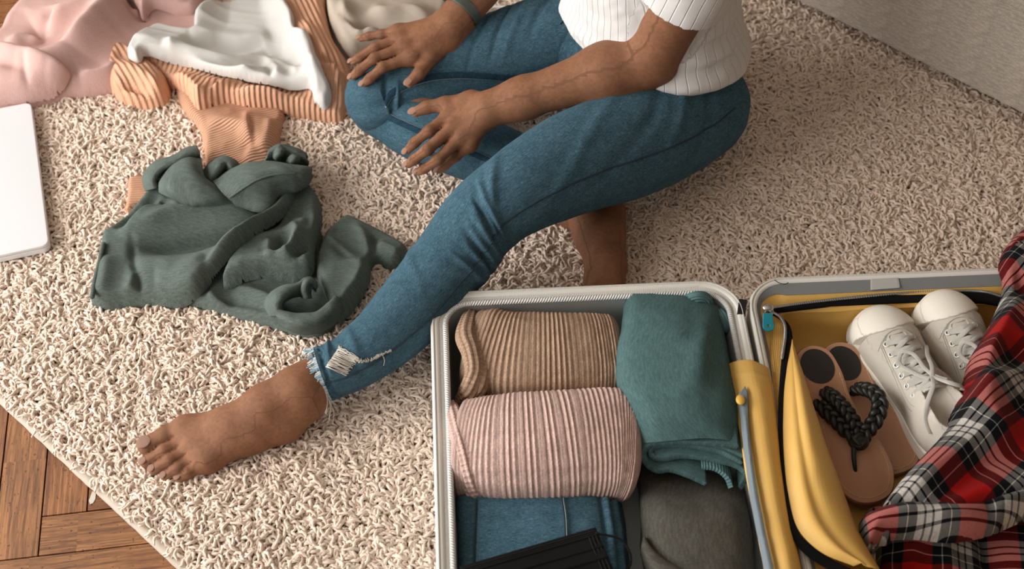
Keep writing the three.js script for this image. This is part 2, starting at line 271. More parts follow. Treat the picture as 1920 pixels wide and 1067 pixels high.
const grainT = (seed) => tex(1024, 256, (x, y) => {
  const wx = x * 6 + 0.4 * pnoise(x * 4, y * 4, 4, seed), wy = y * 18 + 2.4 * pnoise(x * 3, y * 3, 3, seed + 1), g = pnoise(x * 8, wy * 2.0, 100000, seed + 2), fine = pnoise(x * 48, y * 220, 48 * 4, seed + 3), pore = pnoise(x * 24, y * 256, 24 * 8, seed + 4) > 0.83 ? 1 : 0, big = pnoise(x * 3, y * 2, 6, seed + 5), dirt = pnoise(x * 90, y * 30, 90, seed + 6) > 0.93 ? 0.35 : 0;
  const k = clamp(0.55 + 0.42 * (g - 0.5) + 0.25 * (fine - 0.5) + 0.3 * (big - 0.5) - pore * 0.25 - dirt);
  return [mix(0.23, 0.74, k), mix(0.14, 0.55, k), mix(0.085, 0.37, k)];
}, true);
const plaidC = (() => {
  const R = 0, K = 1, W = 2, seq = []; for (const [c, n] of [[R, 56], [K, 17], [W, 2], [K, 17], [W, 13], [K, 4], [W, 11], [K, 4], [W, 13], [K, 17], [W, 2], [K, 17]]) for (let i = 0; i < n; i++) seq.push(c);
  return seq;
})();
const plaidT = (() => { const N = plaidC.length, S = 1024, C = [[0.72, 0.075, 0.05], [0.028, 0.035, 0.05], [0.85, 0.82, 0.78]];
  return tex(S, S, (x, y, X, Y) => { const a = plaidC[Math.floor(x * N)], b = plaidC[Math.floor(y * N)], t = ((X + Y) >> 1) & 1, over = t ? a : b, und = t ? b : a, n = 0.9 + 0.2 * (pnoise(x * 256, y * 256, 256, 4) - 0.5); return [0, 1, 2].map((k) => mix(C[over][k], C[und][k], 0.24) * n); }, true); })();
const skinT = tex(256, 256, (x, y) => { const n = 0.93 + 0.08 * (pnoise(x * 64, y * 64, 64, 1) - 0.5) + 0.1 * (pnoise(x * 12, y * 12, 12, 2) - 0.5) - (pnoise(x * 128, y * 128, 128, 7) > 0.93 ? 0.1 : 0); return [n, n, n]; }, true);
const skinB = tex(256, 256, (x, y) => 0.6 * pnoise(x * 96, y * 96, 96, 3) + 0.4 * pnoise(x * 32, y * 32, 32, 4));

const ladderT = tex(256, 256, (x, y) => { const v = (y * 4) % 1, u = (x * 4) % 1, r = 0.5 + 0.5 * Math.cos(v * 2 * Math.PI), h = Math.exp(-(((v - 0.5) / 0.13) ** 2)) * Math.pow(Math.sin(u * Math.PI), 1.5); return clamp(0.25 + 0.6 * Math.pow(r, 0.8) * (0.88 + 0.12 * Math.cos(u * 4 * Math.PI)) - 0.25 * h + 0.12 * pnoise(x * 64, y * 64, 64, 3)); });
function mat(hex, o = {}) { const m = new THREE.MeshPhysicalMaterial({ color: hex, roughness: 0.9, side: THREE.DoubleSide, ...o }); return m; }
const cloth = (hex, bump, size, bs, o = {}) => mat(hex, { bumpMap: re(bump, size), bumpScale: bs, roughness: 0.95, specularIntensity: 0.3, sheen: 0.25, sheenRoughness: 0.6, sheenColor: new THREE.Color(hex), ...o });
const M = {
  rugBack: mat(0xe4d4c2), pile: mat(0xffffff, { roughness: 1, specularIntensity: 0.15 }), rugHem: cloth(0xd9cbbb, weaveT, 0.03, 0.0006),
  sub: mat(0x2a1b12), wood: [1, 2, 3].map((s, i) => mat([0xf2dcc6, 0xd9bda4, 0xffeeda][i], { map: re(grainT(s * 20), 0.42, 0.075), roughness: 0.55, bumpMap: null })),
  wall: mat(0xa08b74), ceiling: mat(0xb5afa6), frame: mat(0xe8e4de, { roughness: 0.5 }), chip: mat(0xc9c2b8),
  bed: cloth(0xf3e6d6, feltT, 0.02, 0.0006, { map: re(heatherT, 0.09) }), dark: mat(0x0d0c0b), bedLeg: mat(0x1c1713),
  laptop: mat(0xe9eaec, { metalness: 0.25, roughness: 0.42 }), laptopDark: mat(0x6f7072, { metalness: 0.6, roughness: 0.4 }),
  orange: cloth(0xd5a385, ribT, 0.019, 0.003, {}), orangeFine: cloth(0xd5a385, ribT, 0.0105, 0.003, {}), pinkFleece: cloth(0xcca79f, feltT, 0.03, 0.0006), white: cloth(0xd6d3ce, weaveT, 0.014, 0.0002), beige: cloth(0xc6b8a8, weaveT, 0.018, 0.0004),
  green: cloth(0x7c8981, weaveT, 0.02, 0.0005, { map: re(heatherT, 0.06, 0.05) }), denim: mat(0xffffff, { map: re(denimT, 0.085), roughness: 0.95, specularIntensity: 0.25, bumpMap: re(weaveT, 0.018), bumpScale: 0.0004 }),
  denimSeam: mat(0x8b98a2, { map: re(denimT, 0.085), roughness: 0.95, specularIntensity: 0.2 }), denimDark: mat(0xf4f6f7, { map: re(denimT, 0.085), roughness: 0.95, specularIntensity: 0.2 }), stitch: mat(0x9fb0b4), seamDark: mat(0x22343f), fray: mat(0xcdc6ba), frayBlue: mat(0x8fb0c2),
  tee: cloth(0xd3d0cd, fineRibT, 0.0165, 0.0009, {}), teal: cloth(0x628383, knitT, 0.028, 0.0006, { map: re(heatherT, 0.07) }),
  tealRib: cloth(0x5d7d7e, ribT, 0.008, 0.0012), tan: cloth(0xc7a68c, ladderT, 0.0264, 0.0018, { map: re(heatherT, 0.06) }), pinkKnit: cloth(0xf0cdc0, ladderT, 0.0252, 0.0018, { map: re(heatherT, 0.06) }),
  grey: cloth(0x716d64, weaveT, 0.016, 0.0003, { map: re(heatherT, 0.09) }), black: cloth(0x161616, weaveT, 0.01, 0.0003), elastic: mat(0x111111),
  caseShell: mat(0xc9cbca, { roughness: 0.35, clearcoat: 0.2 }), rim: mat(0xe6e2d9, { roughness: 0.55 }), zipTape: mat(0xd6d3cb, { bumpMap: re(zipT, 0.0028, 0.01), bumpScale: 0.0004, roughness: 0.6 }), cord: mat(0xe2e2df, { bumpMap: re(cordT, 0.016, 0.016), bumpScale: 0.0012, roughness: 0.6 }),
  lining: mat(0xa0a4a3, { roughness: 0.5, sheen: 0.2, bumpMap: re(weaveT, 0.008), bumpScale: 0.0001 }), liningDark: mat(0x1a1a1a), greyTape: mat(0x8a8c8a, { roughness: 0.6, bumpMap: re(weaveT, 0.01), bumpScale: 0.0003 }), velcro: mat(0xb9b7b0, { roughness: 0.6 }),
  yellow: mat(0xddb05c, { roughness: 0.55, bumpMap: re(ripT, 0.022), bumpScale: 0.00012, sheen: 0.2 }), yellowMesh: mat(0xcf9f50, { roughness: 0.7, bumpMap: re(meshT, 0.024), bumpScale: 0.0016 }), greyStrap: mat(0x8b98a0, { roughness: 0.45, bumpMap: re(weaveT, 0.008), bumpScale: 0.0002 }),
  zipTeeth: mat(0x9a9a98, { metalness: 0.7, roughness: 0.35 }), metal: mat(0xcfcac2, { metalness: 0.9, roughness: 0.25 }), puller: mat(0x117f8f, { roughness: 0.45 }), button: mat(0xeab94e, { roughness: 0.35 }), hinge: mat(0x141414, { roughness: 0.5 }),
  leather: mat(0xc08f70, { roughness: 0.6, bumpMap: re(skinB, 0.03), bumpScale: 0.0003 }), leatherEdge: mat(0x7d5843, { roughness: 0.6 }), heelPad: mat(0x2c2a29, { roughness: 0.35 }), strap: mat(0x16140f, { roughness: 0.45 }), thread: mat(0xdcbb8c),
  canvas: cloth(0xf1e8d9, weaveT, 0.012, 0.0004), rubber: mat(0xf3ecde, { roughness: 0.5, bumpMap: re(feltT, 0.03), bumpScale: 0.0003 }), lace: cloth(0xf6f1e6, weaveT, 0.006, 0.0004), eyelet: mat(0xdedbd4, { roughness: 0.3, metalness: 0.2 }),
  plaid: cloth(0xffffff, weaveT, 0.006, 0.00018, { map: re(plaidT, 0.118), sheen: 0.12 }),
  skin: mat(0xffffff, { map: re(skinT, 0.05), vertexColors: true, roughness: 0.52, specularIntensity: 0.45, bumpMap: re(skinB, 0.018), bumpScale: 0.0004 }), band: mat(0x3d443b, { roughness: 0.5 }), screen: mat(0x0c0d0e, { roughness: 0.12 }), hair: mat(0x17110d, { roughness: 0.6 }), cable: mat(0xeceae6, { roughness: 0.5 }),
};
// ---------- the setting ----------
const struct = (name, geo, m, parent = scene) => { const o = part(name, geo, m, parent); if (parent === scene) o.userData.kind = 'structure'; return o; };
const bx = (x0, x1, y0, y1, z0, z1) => { const g = new THREE.BoxGeometry(x1 - x0, y1 - y0, z1 - z0); g.translate((x0 + x1) / 2, (y0 + y1) / 2, (z0 + z1) / 2); return g; };
const floor = struct('floor', (() => { const g = bx(-2.6, 3.2, -0.2, -0.0135, -4.2, 2.7), p = g.attributes.position, u = g.attributes.uv; for (let i = 0; i < p.count; i++) u.setXY(i, p.getX(i), p.getZ(i)); return g; })(), M.wood[1]);
struct('ceiling', bx(-2.6, 3.2, 2.7, 2.85, -4.2, 2.7), M.ceiling);
struct('wall_left', [bx(-2.6, -2.45, -0.2, 2.85, -4.2, -2.8), bx(-2.6, -2.45, -0.2, 2.85, 0.8, 2.7), bx(-2.6, -2.45, -0.2, 0.08, -2.8, 0.8), bx(-2.6, -2.45, 2.3, 2.85, -2.8, 0.8)], M.wall);
struct('wall_right', bx(3.2, 3.35, -0.2, 2.85, -4.2, 2.7), M.wall);
struct('wall_back', bx(-2.6, 3.35, -0.2, 2.85, -4.35, -4.2), M.wall);
struct('wall_front', [bx(-2.6, -1.45, -0.2, 2.85, 2.7, 2.85), bx(0.25, 3.35, -0.2, 2.85, 2.7, 2.85), bx(-1.45, 0.25, -0.2, 0.85, 2.7, 2.85), bx(-1.45, 0.25, 2.35, 2.85, 2.7, 2.85)], M.wall);
struct('window_1', [bx(-2.55, -2.5, 0.08, 0.14, -2.8, 0.8), bx(-2.55, -2.5, 2.24, 2.3, -2.8, 0.8), bx(-2.55, -2.5, 0.14, 2.24, -2.8, -2.73), bx(-2.55, -2.5, 0.14, 2.24, 0.73, 0.8), bx(-2.55, -2.5, 0.14, 2.24, -1.03, -0.97)], M.frame);
struct('window_2', [bx(-1.45, 0.25, 0.85, 0.92, 2.74, 2.8), bx(-1.45, 0.25, 2.28, 2.35, 2.74, 2.8), bx(-1.45, -1.38, 0.92, 2.28, 2.74, 2.8), bx(0.18, 0.25, 0.92, 2.28, 2.74, 2.8)], M.frame);
// rug frame: along its near-left edge and across it
const RA = 41.6 * Math.PI / 180, rugO = at(2, 746, 0.004), rd = V(Math.cos(RA), 0, Math.sin(RA)), rn = V(Math.sin(RA), 0, -Math.cos(RA));
const rugXY = (x, z) => { const a = x - rugO.x, b = z - rugO.z; return [a * rd.x + b * rd.z, a * rn.x + b * rn.z]; };
const RUG = { a0: -0.64, a1: 2.1, b0: 0, b1: 2.15 };
{ // parquet in a herringbone, each plank a part of the floor
  const A = -7.6 * Math.PI / 180, e1 = [Math.cos(A), Math.sin(A)], e2 = [-Math.sin(A), Math.cos(A)], w = 0.0637, L = 0.36, c = at(71, 1043, 0), s0 = c.x * e1[0] + c.z * e1[1] - w, b0 = c.x * e2[0] + c.z * e2[1], R = rng(5);
  const mk = (lx, lz, v) => { const g = new THREE.BoxGeometry(lx - 0.0012, 0.014, lz - 0.0012, 1, 1, 1); const p = g.attributes.position, u = g.attributes.uv, along = lx > lz; for (let i = 0; i < p.count; i++) { const X = p.getX(i), Z = p.getZ(i), y = p.getY(i); if (y > 0) { p.setX(i, X - Math.sign(X) * 0.0006); p.setZ(i, Z - Math.sign(Z) * 0.0006); } u.setXY(i, (along ? X : Z) + v * 0.137, (along ? Z : X) + v * 0.0291); } return g; };
  const Hs = [0, 1, 2, 3, 4].map((v) => mk(L, w, v)), Vs = [0, 1, 2, 3, 4].map((v) => mk(w, L, v + 5));
  const put = (s, t, h) => {
    const cs = s + (h ? L : w) / 2, ct = t + (h ? w : L) / 2, x = cs * e1[0] + ct * e2[0], z = cs * e1[1] + ct * e2[1], [ra, rb] = rugXY(x, z), k = x > -1.75 && x < 0.35 && z > -2.75 && z < -0.15;
    if (!k || (rb > 0.22 && ra > RUG.a0 + 0.2)) return;
    const m = part('plank', (h ? Hs : Vs)[Math.floor(R() * 5)], M.wood[Math.floor(R() * 3)], floor);
    m.position.set(x, -0.007 + (R() - 0.5) * 0.0012, z); m.rotation.y = -A;
  };
  const ch = new THREE.Shape(); [[0, 0], [.004, .002], [.006, .009], [.005, .018], [.006, .024], [.002, .026], [-.001, .02], [-.002, .012], [-.003, .006]].forEach((p, i) => (i ? ch.lineTo(...p) : ch.moveTo(...p)));
  const cg = new THREE.ExtrudeGeometry(ch, { depth: .0012, bevelEnabled: false }); cg.rotateX(-Math.PI / 2); const cp = at(169, 946, 0); cg.translate(cp.x, -.0004, cp.z); part('paint_chip', cg, M.chip, floor);
  for (let q = -4; q < 5; q++) for (let k = -20; k < 20; k++) { put(s0 + k * w + q * L, b0 - k * w - L + q * L, false); put(s0 + k * w + q * L, b0 - k * w + q * L, true); }
}
// rug: backing and bound edge now, its pile once everything lies on it
const rug = thing('shag_rug', 'large cream shaggy rug of curly yarn under the seated person and the open suitcase', 'rug', V(rugO.x, 0, rugO.z), -RA);
{ // local x along the near edge, local -z across the rug
  const g = bx(RUG.a0, RUG.a1, 0.0005, 0.011, -RUG.b1, -RUG.b0); part('backing', g, M.rugBack, rug);
  const pts = [V(RUG.a0, 0.0075, 0), V(RUG.a1, 0.0075, 0)], pl = [V(RUG.a0, 0.007, 0), V(RUG.a0, 0.007, -RUG.b1)];
  part('binding', tube({ pts, rad: [[0.009, 0.0068], [0.009, 0.0068]], n: 200, m: 12, disp: (t, a, l) => 0.0006 * noise(l * 90, a) }), M.rugHem, rug);
  part('binding', tube({ pts: pl, rad: [[0.009, 0.0055], [0.009, 0.0055]], n: 120, m: 12, disp: (t, a, l) => 0.0006 * noise(l * 90, a) }), M.rugHem, rug);
}
{ // upholstered base of the bed at the upper right
  const c = at(1500, 0, 0.05), a = 40.8 * Math.PI / 180, t = thing('bed', 'beige linen upholstered bed base at the upper right, raised a little above the rug', 'bed', V(c.x, 0, c.z), -a);
  const slab = (x0, x1, y0, y1, z0, z1, r, nm, m) => { const s = new THREE.Shape(), w = x1 - x0, h = y1 - y0; s.moveTo(x0 + r, y0); s.lineTo(x1 - r, y0); s.quadraticCurveTo(x1, y0, x1, y0 + r); s.lineTo(x1, y1 - r); s.quadraticCurveTo(x1, y1, x1 - r, y1); s.lineTo(x0 + r, y1); s.quadraticCurveTo(x0, y1, x0, y1 - r); s.lineTo(x0, y0 + r); s.quadraticCurveTo(x0, y0, x0 + r, y0); const g = new THREE.ExtrudeGeometry(s, { depth: z1 - z0 - 2 * r, bevelEnabled: true, bevelSize: r * 0.6, bevelThickness: r, bevelSegments: 4 }); g.translate(0, 0, z0 + r); return part(nm, g, m, t); };
  slab(-0.9, 1.2, 0.05, 0.25, -1.5, 0, 0.008, 'base', M.bed);
  slab(-0.9, 1.2, 0.256, 0.46, -1.5, 0.006, 0.03, 'mattress', M.bed);
  part('piping', wire([V(-0.88, 0.252, 0.004), V(1.18, 0.252, 0.004)], 0.005, 30, 10), M.bed, t);
  for (const x of [-0.8, 1.1]) part('leg', bx(x - 0.03, x + 0.03, 0.008, 0.052, -0.12, -0.06), M.bedLeg, t);
}
{ // closed laptop, one corner in view
  const c = at(91, 452, 0.05), t = thing('laptop', 'closed silver laptop lying on the rug at the left edge beside the pink clothing', 'laptop', V(c.x - 0.001, 0.03, c.z + 0.004), 17 * Math.PI / 180);
  const rr = (w, h, r) => { const s = new THREE.Shape(); s.moveTo(-r, 0); s.quadraticCurveTo(0, 0, 0, -r); s.lineTo(0, -h + r); s.quadraticCurveTo(0, -h, -r, -h); s.lineTo(-w + r, -h); s.quadraticCurveTo(-w, -h, -w, -h + r); s.lineTo(-w, -r); s.quadraticCurveTo(-w, 0, -w + r, 0); return s; };
  const ex = (d, y, b) => { const g = new THREE.ExtrudeGeometry(rr(0.23, 0.345, 0.012), { depth: d, bevelEnabled: true, bevelSize: b, bevelThickness: b, bevelSegments: 3, curveSegments: 10 }); g.rotateX(Math.PI / 2); g.translate(0, y + d, 0); return g; };
  part('base', ex(0.0075, 0.0015, 0.0015), M.laptop, t);
  part('gap', ex(0.001, 0.0105, 0.0002), M.laptopDark, t).scale.set(0.99, 1, 0.99);
  part('lid', ex(0.003, 0.0125, 0.0014), M.laptop, t);
}
tag(part('charging_cable', wire(atL([[905, 25], [925, 14], [965, 13], [1000, 9], [1032, 2], [1060, -30]], 0.034), 0.0022, 50, 8), M.cable, scene), 'white charging cable lying on the rug behind the raised thigh at the top', 'cable');
// ---------- clothes lying on the rug ----------
const D = Math.PI / 180;
{
  const t = thing('pink_sweatshirt', 'blush pink fleece garment heaped at the upper left corner, next to the laptop', 'sweatshirt', at(120, 90, 0.03));
  part('body', sheet({ out: [[-90, 60], [-10, 60], [12, 25], [60, -20], [200, -70], [380, -60], [400, 10], [395, 60], [340, 105], [270, 125], [218, 162], [170, 172], [130, 176], [60, 194], [-20, 200], [-100, 205]], T: 0.025, r: 0.02, amp: 0.004, fr: 12, stretch: [2, 1], dir: 0.5, seed: 3, h: 0.04,
    folds: [[0.045, 0.03, 0.045, 70, 60, 110, 45, 160, 25, 230, -20], [0.042, 0.035, 0.026, 60, 120, 120, 110, 170, 80, 215, 30, 240, -10], [-0.022, 0.01, 0.018, 78, 75, 90, 45, 110, 20], [0.026, 0.006, 0.04, -20, 95, 50, 125, 100, 150, 150, 168], [0.02, 0.025, 0.016, 150, 150, 190, 140, 230, 120], [0.03, 0.045, 0.03, 140, 110, 180, 60, 230, 20], [0.03, 0.018, 0.009, 250, 30, 290, 10, 330, 0], [-0.022, 0.009, 0.009, 235, -5, 262, 20, 275, 40], [0.014, 0.02, 0.012, 10, 80, 60, 70, 78, 82]] }), M.pinkFleece, t, true);
  part('sleeve', sheet({ out: [[-90, 110], [-10, 108], [40, 118], [90, 140], [140, 163], [120, 178], [60, 193], [-10, 198], [-90, 205]], T: 0.02, r: 0.016, amp: 0.003, fr: 14, seed: 5, h: 0.04, folds: [[0.012, 0.025, 0.02, -20, 150, 40, 160, 90, 170], [-0.006, 0.006, 0.006, 56, 130, 56, 150, 60, 185]] }), M.pinkFleece, t, true);
  part('fold', sheet({ out: [[205, -60], [232, -10], [262, 25], [268, 38], [290, 22], [365, 20], [375, -50]], T: 0.022, r: 0.012, amp: 0.003, fr: 14, seed: 8, h: 0.06, folds: [[0.012, 0.02, 0.02, 260, -20, 300, -5, 350, -10]] }), M.pinkFleece, t, true);
}
{
  const t = thing('orange_sweater', 'apricot orange ribbed knit sweater spread between the white shirt and the green cardigan', 'sweater', at(430, 170, 0.03)), O = M.orange;
  part('cuff', sheet({ out: [[243, 333], [276, 330], [300, 340], [300, 372], [262, 388], [236, 396], [238, 365]], T: 0.014, r: 0.008, amp: 0.001, rot: 86 * D, h: 0.035 }), M.orangeFine, t, true);
  part('sleeve', sheet({ out: [[330, 160], [345, 205], [372, 240], [382, 290], [386, 330], [440, 345], [500, 320], [520, 285], [528, 235], [532, 203], [480, 185], [410, 170]], T: 0.02, r: 0.014, amp: 0.002, rot: 66 * D, h: 0.04, cell: 0.003, folds: [[0.014, 0.012, 0.02, 385, 230, 420, 225, 455, 235, 465, 270], [0.012, 0.008, 0.02, 460, 200, 468, 240, 472, 275, 455, 305], [-0.01, 0.008, 0.008, 470, 215, 474, 250, 476, 280], [0.012, 0.012, 0.012, 505, 215, 502, 250, 490, 285]] }), M.orangeFine, t, true);
  part('body', sheet({ out: [[520, -50], [600, -50], [612, 10], [625, 60], [655, 112], [650, 175], [600, 172], [570, 120], [545, 60], [520, 10]], T: 0.035, r: 0.02, amp: 0.002, rot: -22 * D, h: 0.06, folds: [[0.016, 0.02, 0.015, 560, 20, 590, 60, 620, 110], [0.012, 0.01, 0.012, 590, 110, 620, 118, 648, 125], [-0.01, 0.008, 0.01, 600, 95, 620, 105, 650, 118]] }), O, t, true);
  part('hem', sheet({ out: [[255, 95], [330, 100], [400, 120], [480, 142], [560, 152], [640, 156], [640, 216], [590, 213], [530, 205], [470, 203], [425, 196], [385, 207], [372, 208], [350, 180], [322, 160]], T: 0.026, r: 0.012, amp: 0.0025, fr: 16, rot: 6 * D, h: 0.045, folds: [[0.018, 0.008, 0.022, 320, 150, 350, 175, 375, 185, 400, 178, 440, 160, 460, 150], [-0.013, 0.007, 0.01, 385, 198, 402, 172, 425, 160, 450, 150], [0.012, 0.02, 0.012, 425, 188, 480, 180, 540, 182, 600, 186]] }), O, t, true);
  part('collar', sheet({ out: [[202, 92], [212, 76], [235, 82], [262, 95], [290, 118], [312, 142], [316, 168], [304, 182], [270, 187], [228, 178], [207, 160], [197, 125]], T: 0.034, r: 0.02, amp: 0.002, rot: -34 * D, h: 0.052, over: false, base: 0.034, folds: [[-0.024, 0.012, 0.01, 214, 158, 235, 150, 262, 158, 290, 172, 312, 174], [0.012, 0.014, 0.014, 205, 120, 235, 120, 275, 138, 308, 164], [-0.012, 0.008, 0.012, 212, 90, 240, 100, 268, 112]] }), O, t, true);
}
{
  const t = thing('white_shirt', 'crumpled white cotton shirt lying on top of the orange sweater', 'shirt', at(440, 80, 0.05));
  part('body', sheet({ out: [[236, 92], [252, 66], [272, 38], [292, 27], [330, 33], [354, 34], [362, 6], [410, -30], [500, -40], [545, 5], [553, 40], [578, 60], [592, 95], [608, 140], [620, 165], [606, 181], [588, 172], [580, 154], [540, 150], [500, 146], [440, 134], [390, 118], [345, 102], [300, 95], [268, 93], [258, 106]], T: 0.02, r: 0.011, h: 0.086, amp: 0.006, fr: 16, stretch: [2, 1], dir: 0.2, seed: 11, soft: 7, cell: 0.003,
    folds: [[0.018, 0.012, 0.028, 300, 75, 360, 78, 420, 80, 470, 70, 495, 62], [0.016, 0.01, 0.014, 488, 62, 500, 80, 515, 105, 518, 140], [0.012, 0.01, 0.012, 505, 70, 530, 90, 545, 110, 555, 130], [-0.012, 0.01, 0.02, 330, 50, 380, 62, 440, 55, 490, 40], [0.016, 0.016, 0.02, 350, 40, 400, 30, 450, 35, 500, 25], [0.014, 0.007, 0.014, 548, 30, 565, 70, 580, 110, 594, 160], [0.008, 0.008, 0.01, 320, 60, 318, 80, 330, 95], [0.01, 0.01, 0.014, 440, 130, 470, 112, 500, 100, 512, 92], [-0.008, 0.006, 0.008, 498, 95, 502, 118, 508, 140], [0.008, 0.008, 0.01, 360, 105, 420, 118, 480, 135]] }), M.white, t, true);
}
{
  const t = thing('beige_top', 'crumpled beige linen top at the upper edge beside the wristband', 'top', at(720, 30, 0.03));
  part('body', sheet({ out: [[614, -20], [640, -60], [760, -80], [870, -60], [850, 10], [836, 45], [800, 72], [740, 85], [690, 98], [665, 103], [645, 92], [628, 62], [616, 30]], T: 0.045, r: 0.022, h: 0.05, amp: 0.005, fr: 15, stretch: [2.4, 1], dir: 0.7, seed: 21, folds: [[0.022, 0.012, 0.016, 640, -10, 650, 30, 672, 60, 720, 70], [-0.018, 0.01, 0.01, 660, 50, 690, 42, 730, 45, 780, 50], [0.018, 0.014, 0.012, 668, 66, 700, 58, 745, 62, 800, 62], [0.02, 0.014, 0.02, 690, 10, 720, 20, 760, 15, 810, 25], [-0.014, 0.008, 0.01, 640, 20, 660, 45, 700, 75], [0.016, 0.01, 0.012, 625, 20, 638, 60, 665, 88]] }), M.beige, t, true);
}
{
  const t = thing('green_cardigan', 'dark grey-green knitted cardigan crumpled on the rug with one sleeve towards the jeans', 'cardigan', at(420, 440, 0.03)), G = M.green;
  part('back_panel', sheet({ out: [[345, 560], [380, 520], [450, 480], [540, 460], [600, 430], [606, 470], [640, 500], [690, 520], [660, 575], [625, 612], [598, 628], [575, 630], [510, 612], [440, 592], [390, 578]], T: 0.02, r: 0.012, amp: 0.004, fr: 18, seed: 31, h: 0.035, folds: [[0.014, 0.006, 0.016, 392, 545, 400, 565, 420, 580], [0.016, 0.016, 0.01, 440, 540, 500, 560, 540, 590, 570, 612], [-0.01, 0.008, 0.01, 405, 560, 460, 566, 510, 585], [0.012, 0.008, 0.014, 430, 520, 470, 515, 520, 520]] }), G, t, true);
  part('sleeve', sheet({ out: [[600, 480], [612, 440], [632, 415], [652, 404], [690, 420], [730, 440], [766, 466], [756, 488], [736, 498], [708, 490], [697, 496], [692, 530], [668, 570], [634, 606], [622, 590], [606, 550], [594, 520]], T: 0.024, r: 0.012, amp: 0.002, seed: 37, h: 0.04, folds: [[0.012, 0.006, 0.012, 612, 442, 640, 470, 670, 496, 690, 500], [-0.01, 0.006, 0.008, 625, 462, 655, 488, 680, 496], [0.014, 0.008, 0.012, 660, 412, 680, 440, 692, 475, 690, 510], [-0.012, 0.008, 0.008, 704, 440, 700, 470, 696, 490], [0.01, 0.012, 0.008, 700, 450, 730, 462, 756, 476], [0.01, 0.01, 0.016, 690, 505, 670, 545, 640, 590]] }), G, t, true);
  part('side_panel', sheet({ out: [[560, 330], [598, 365], [602, 400], [598, 440], [592, 480], [588, 520], [560, 530], [510, 525], [470, 530], [420, 540], [450, 480], [520, 420]], T: 0.035, r: 0.014, amp: 0.004, fr: 20, seed: 41, h: 0.05, folds: [[0.02, 0.01, 0.012, 545, 420, 558, 450, 548, 480, 500, 500], [-0.02, 0.01, 0.009, 528, 440, 530, 470, 515, 495], [0.018, 0.012, 0.008, 570, 440, 560, 470, 530, 505, 500, 512], [-0.016, 0.008, 0.01, 545, 495, 570, 480, 592, 470], [0.012, 0.008, 0.01, 505, 455, 508, 480, 505, 505], [0.014, 0.01, 0.012, 535, 515, 560, 505, 590, 500], [-0.01, 0.01, 0.01, 560, 385, 580, 410, 585, 440]] }), G, t, true);
  part('front_panel', sheet({ out: [[168, 558], [170, 530], [178, 500], [188, 465], [190, 440], [210, 425], [240, 402], [275, 370], [300, 345], [350, 335], [430, 330], [520, 330], [560, 350], [548, 400], [520, 435], [488, 470], [450, 500], [405, 532], [368, 560], [330, 566], [280, 562], [235, 564], [190, 569]], T: 0.03, r: 0.013, amp: 0.003, fr: 14, stretch: [3, 1], dir: 0.25, seed: 47, h: 0.045, soft: 6, cell: 0.003,
    folds: [[0.03, 0.016, 0.03, 236, 422, 262, 422, 320, 405, 376, 396, 440, 394, 480, 396], [-0.034, 0.026, 0.011, 244, 450, 300, 446, 350, 440, 410, 434, 452, 426, 486, 404], [0.014, 0.04, 0.02, 236, 484, 320, 486, 400, 472, 450, 450], [0.024, 0.012, 0.02, 545, 382, 520, 412, 490, 442, 456, 474, 420, 502, 380, 535], [-0.01, 0.006, 0.006, 246, 430, 245, 452, 247, 480, 258, 520, 264, 556], [0.008, 0.008, 0.01, 236, 545, 247, 520, 255, 500], [0.012, 0.014, 0.016, 200, 470, 195, 510, 185, 550], [-0.014, 0.008, 0.008, 212, 424, 262, 388, 300, 362], [0.012, 0.012, 0.012, 225, 440, 260, 405, 290, 380], [0.012, 0.02, 0.02, 290, 520, 340, 515, 390, 500], [0.01, 0.008, 0.01, 310, 372, 330, 384, 345, 392], [-0.012, 0.006, 0.008, 300, 382, 318, 378, 322, 386]] }), G, t, true);
  part('seam', wire(atL([[173, 556, .06], [178, 525, .06], [187, 490, .06], [194, 458, .06]], .06), 0.004, 40, 8), G, t, true);
  // collar: bands standing up in loops with a hollow behind them
  const lf = (rows, nu, nv, sd, a = .0025) => part('collar', loft(rows.map((r) => atL(r)), nu, nv, { th: .003, disp: (u, v, x, y) => a * fbm(x * 24, y * 24, sd) }), G, t, true);
  lf([[[276, 358, .05], [271, 334, .055], [288, 308, .06], [324, 293, .06], [350, 279, .06], [370, 276, .06]], [[282, 356, .075], [278, 336, .085], [295, 312, .092], [328, 297, .095], [352, 284, .094], [371, 281, .09]], [[292, 354, .08], [288, 338, .088], [304, 316, .094], [333, 302, .097], [355, 290, .096], [374, 288, .09]], [[297, 353, .05], [292, 340, .055], [308, 320, .055], [336, 308, .06], [358, 298, .06], [376, 296, .06]]], 70, 22, 3);
  lf([[[302, 360, .06], [300, 345, .07], [310, 324, .075], [326, 302, .075], [352, 296, .08], [376, 300, .075]], [[304, 361, .085], [306, 346, .1], [318, 328, .106], [334, 310, .108], [356, 303, .11], [379, 312, .1]], [[309, 365, .092], [318, 352, .108], [333, 342, .114], [348, 332, .116], [364, 326, .116], [384, 332, .104]], [[322, 371, .094], [340, 364, .106], [356, 358, .112], [372, 352, .113], [388, 348, .11], [402, 348, .1]], [[340, 379, .086], [360, 381, .094], [378, 379, .1], [395, 376, .1], [412, 372, .099], [426, 368, .094]], [[346, 381, .06], [370, 385, .066], [392, 388, .07], [412, 389, .072], [432, 388, .074], [448, 386, .074]]], 70, 50, 5, .004);
  lf([[[492, 306, .06], [516, 304, .055], [548, 308, .055], [576, 316, .055]], [[498, 296, .085], [518, 290, .088], [548, 293, .085], [578, 304, .08]], [[503, 287, .092], [522, 278, .096], [550, 282, .092], [574, 296, .085]], [[506, 282, .075], [524, 271, .08], [551, 275, .078], [574, 290, .07]], [[506, 288, .04], [524, 277, .04], [552, 281, .04], [577, 296, .04]]], 50, 34, 8, .006);
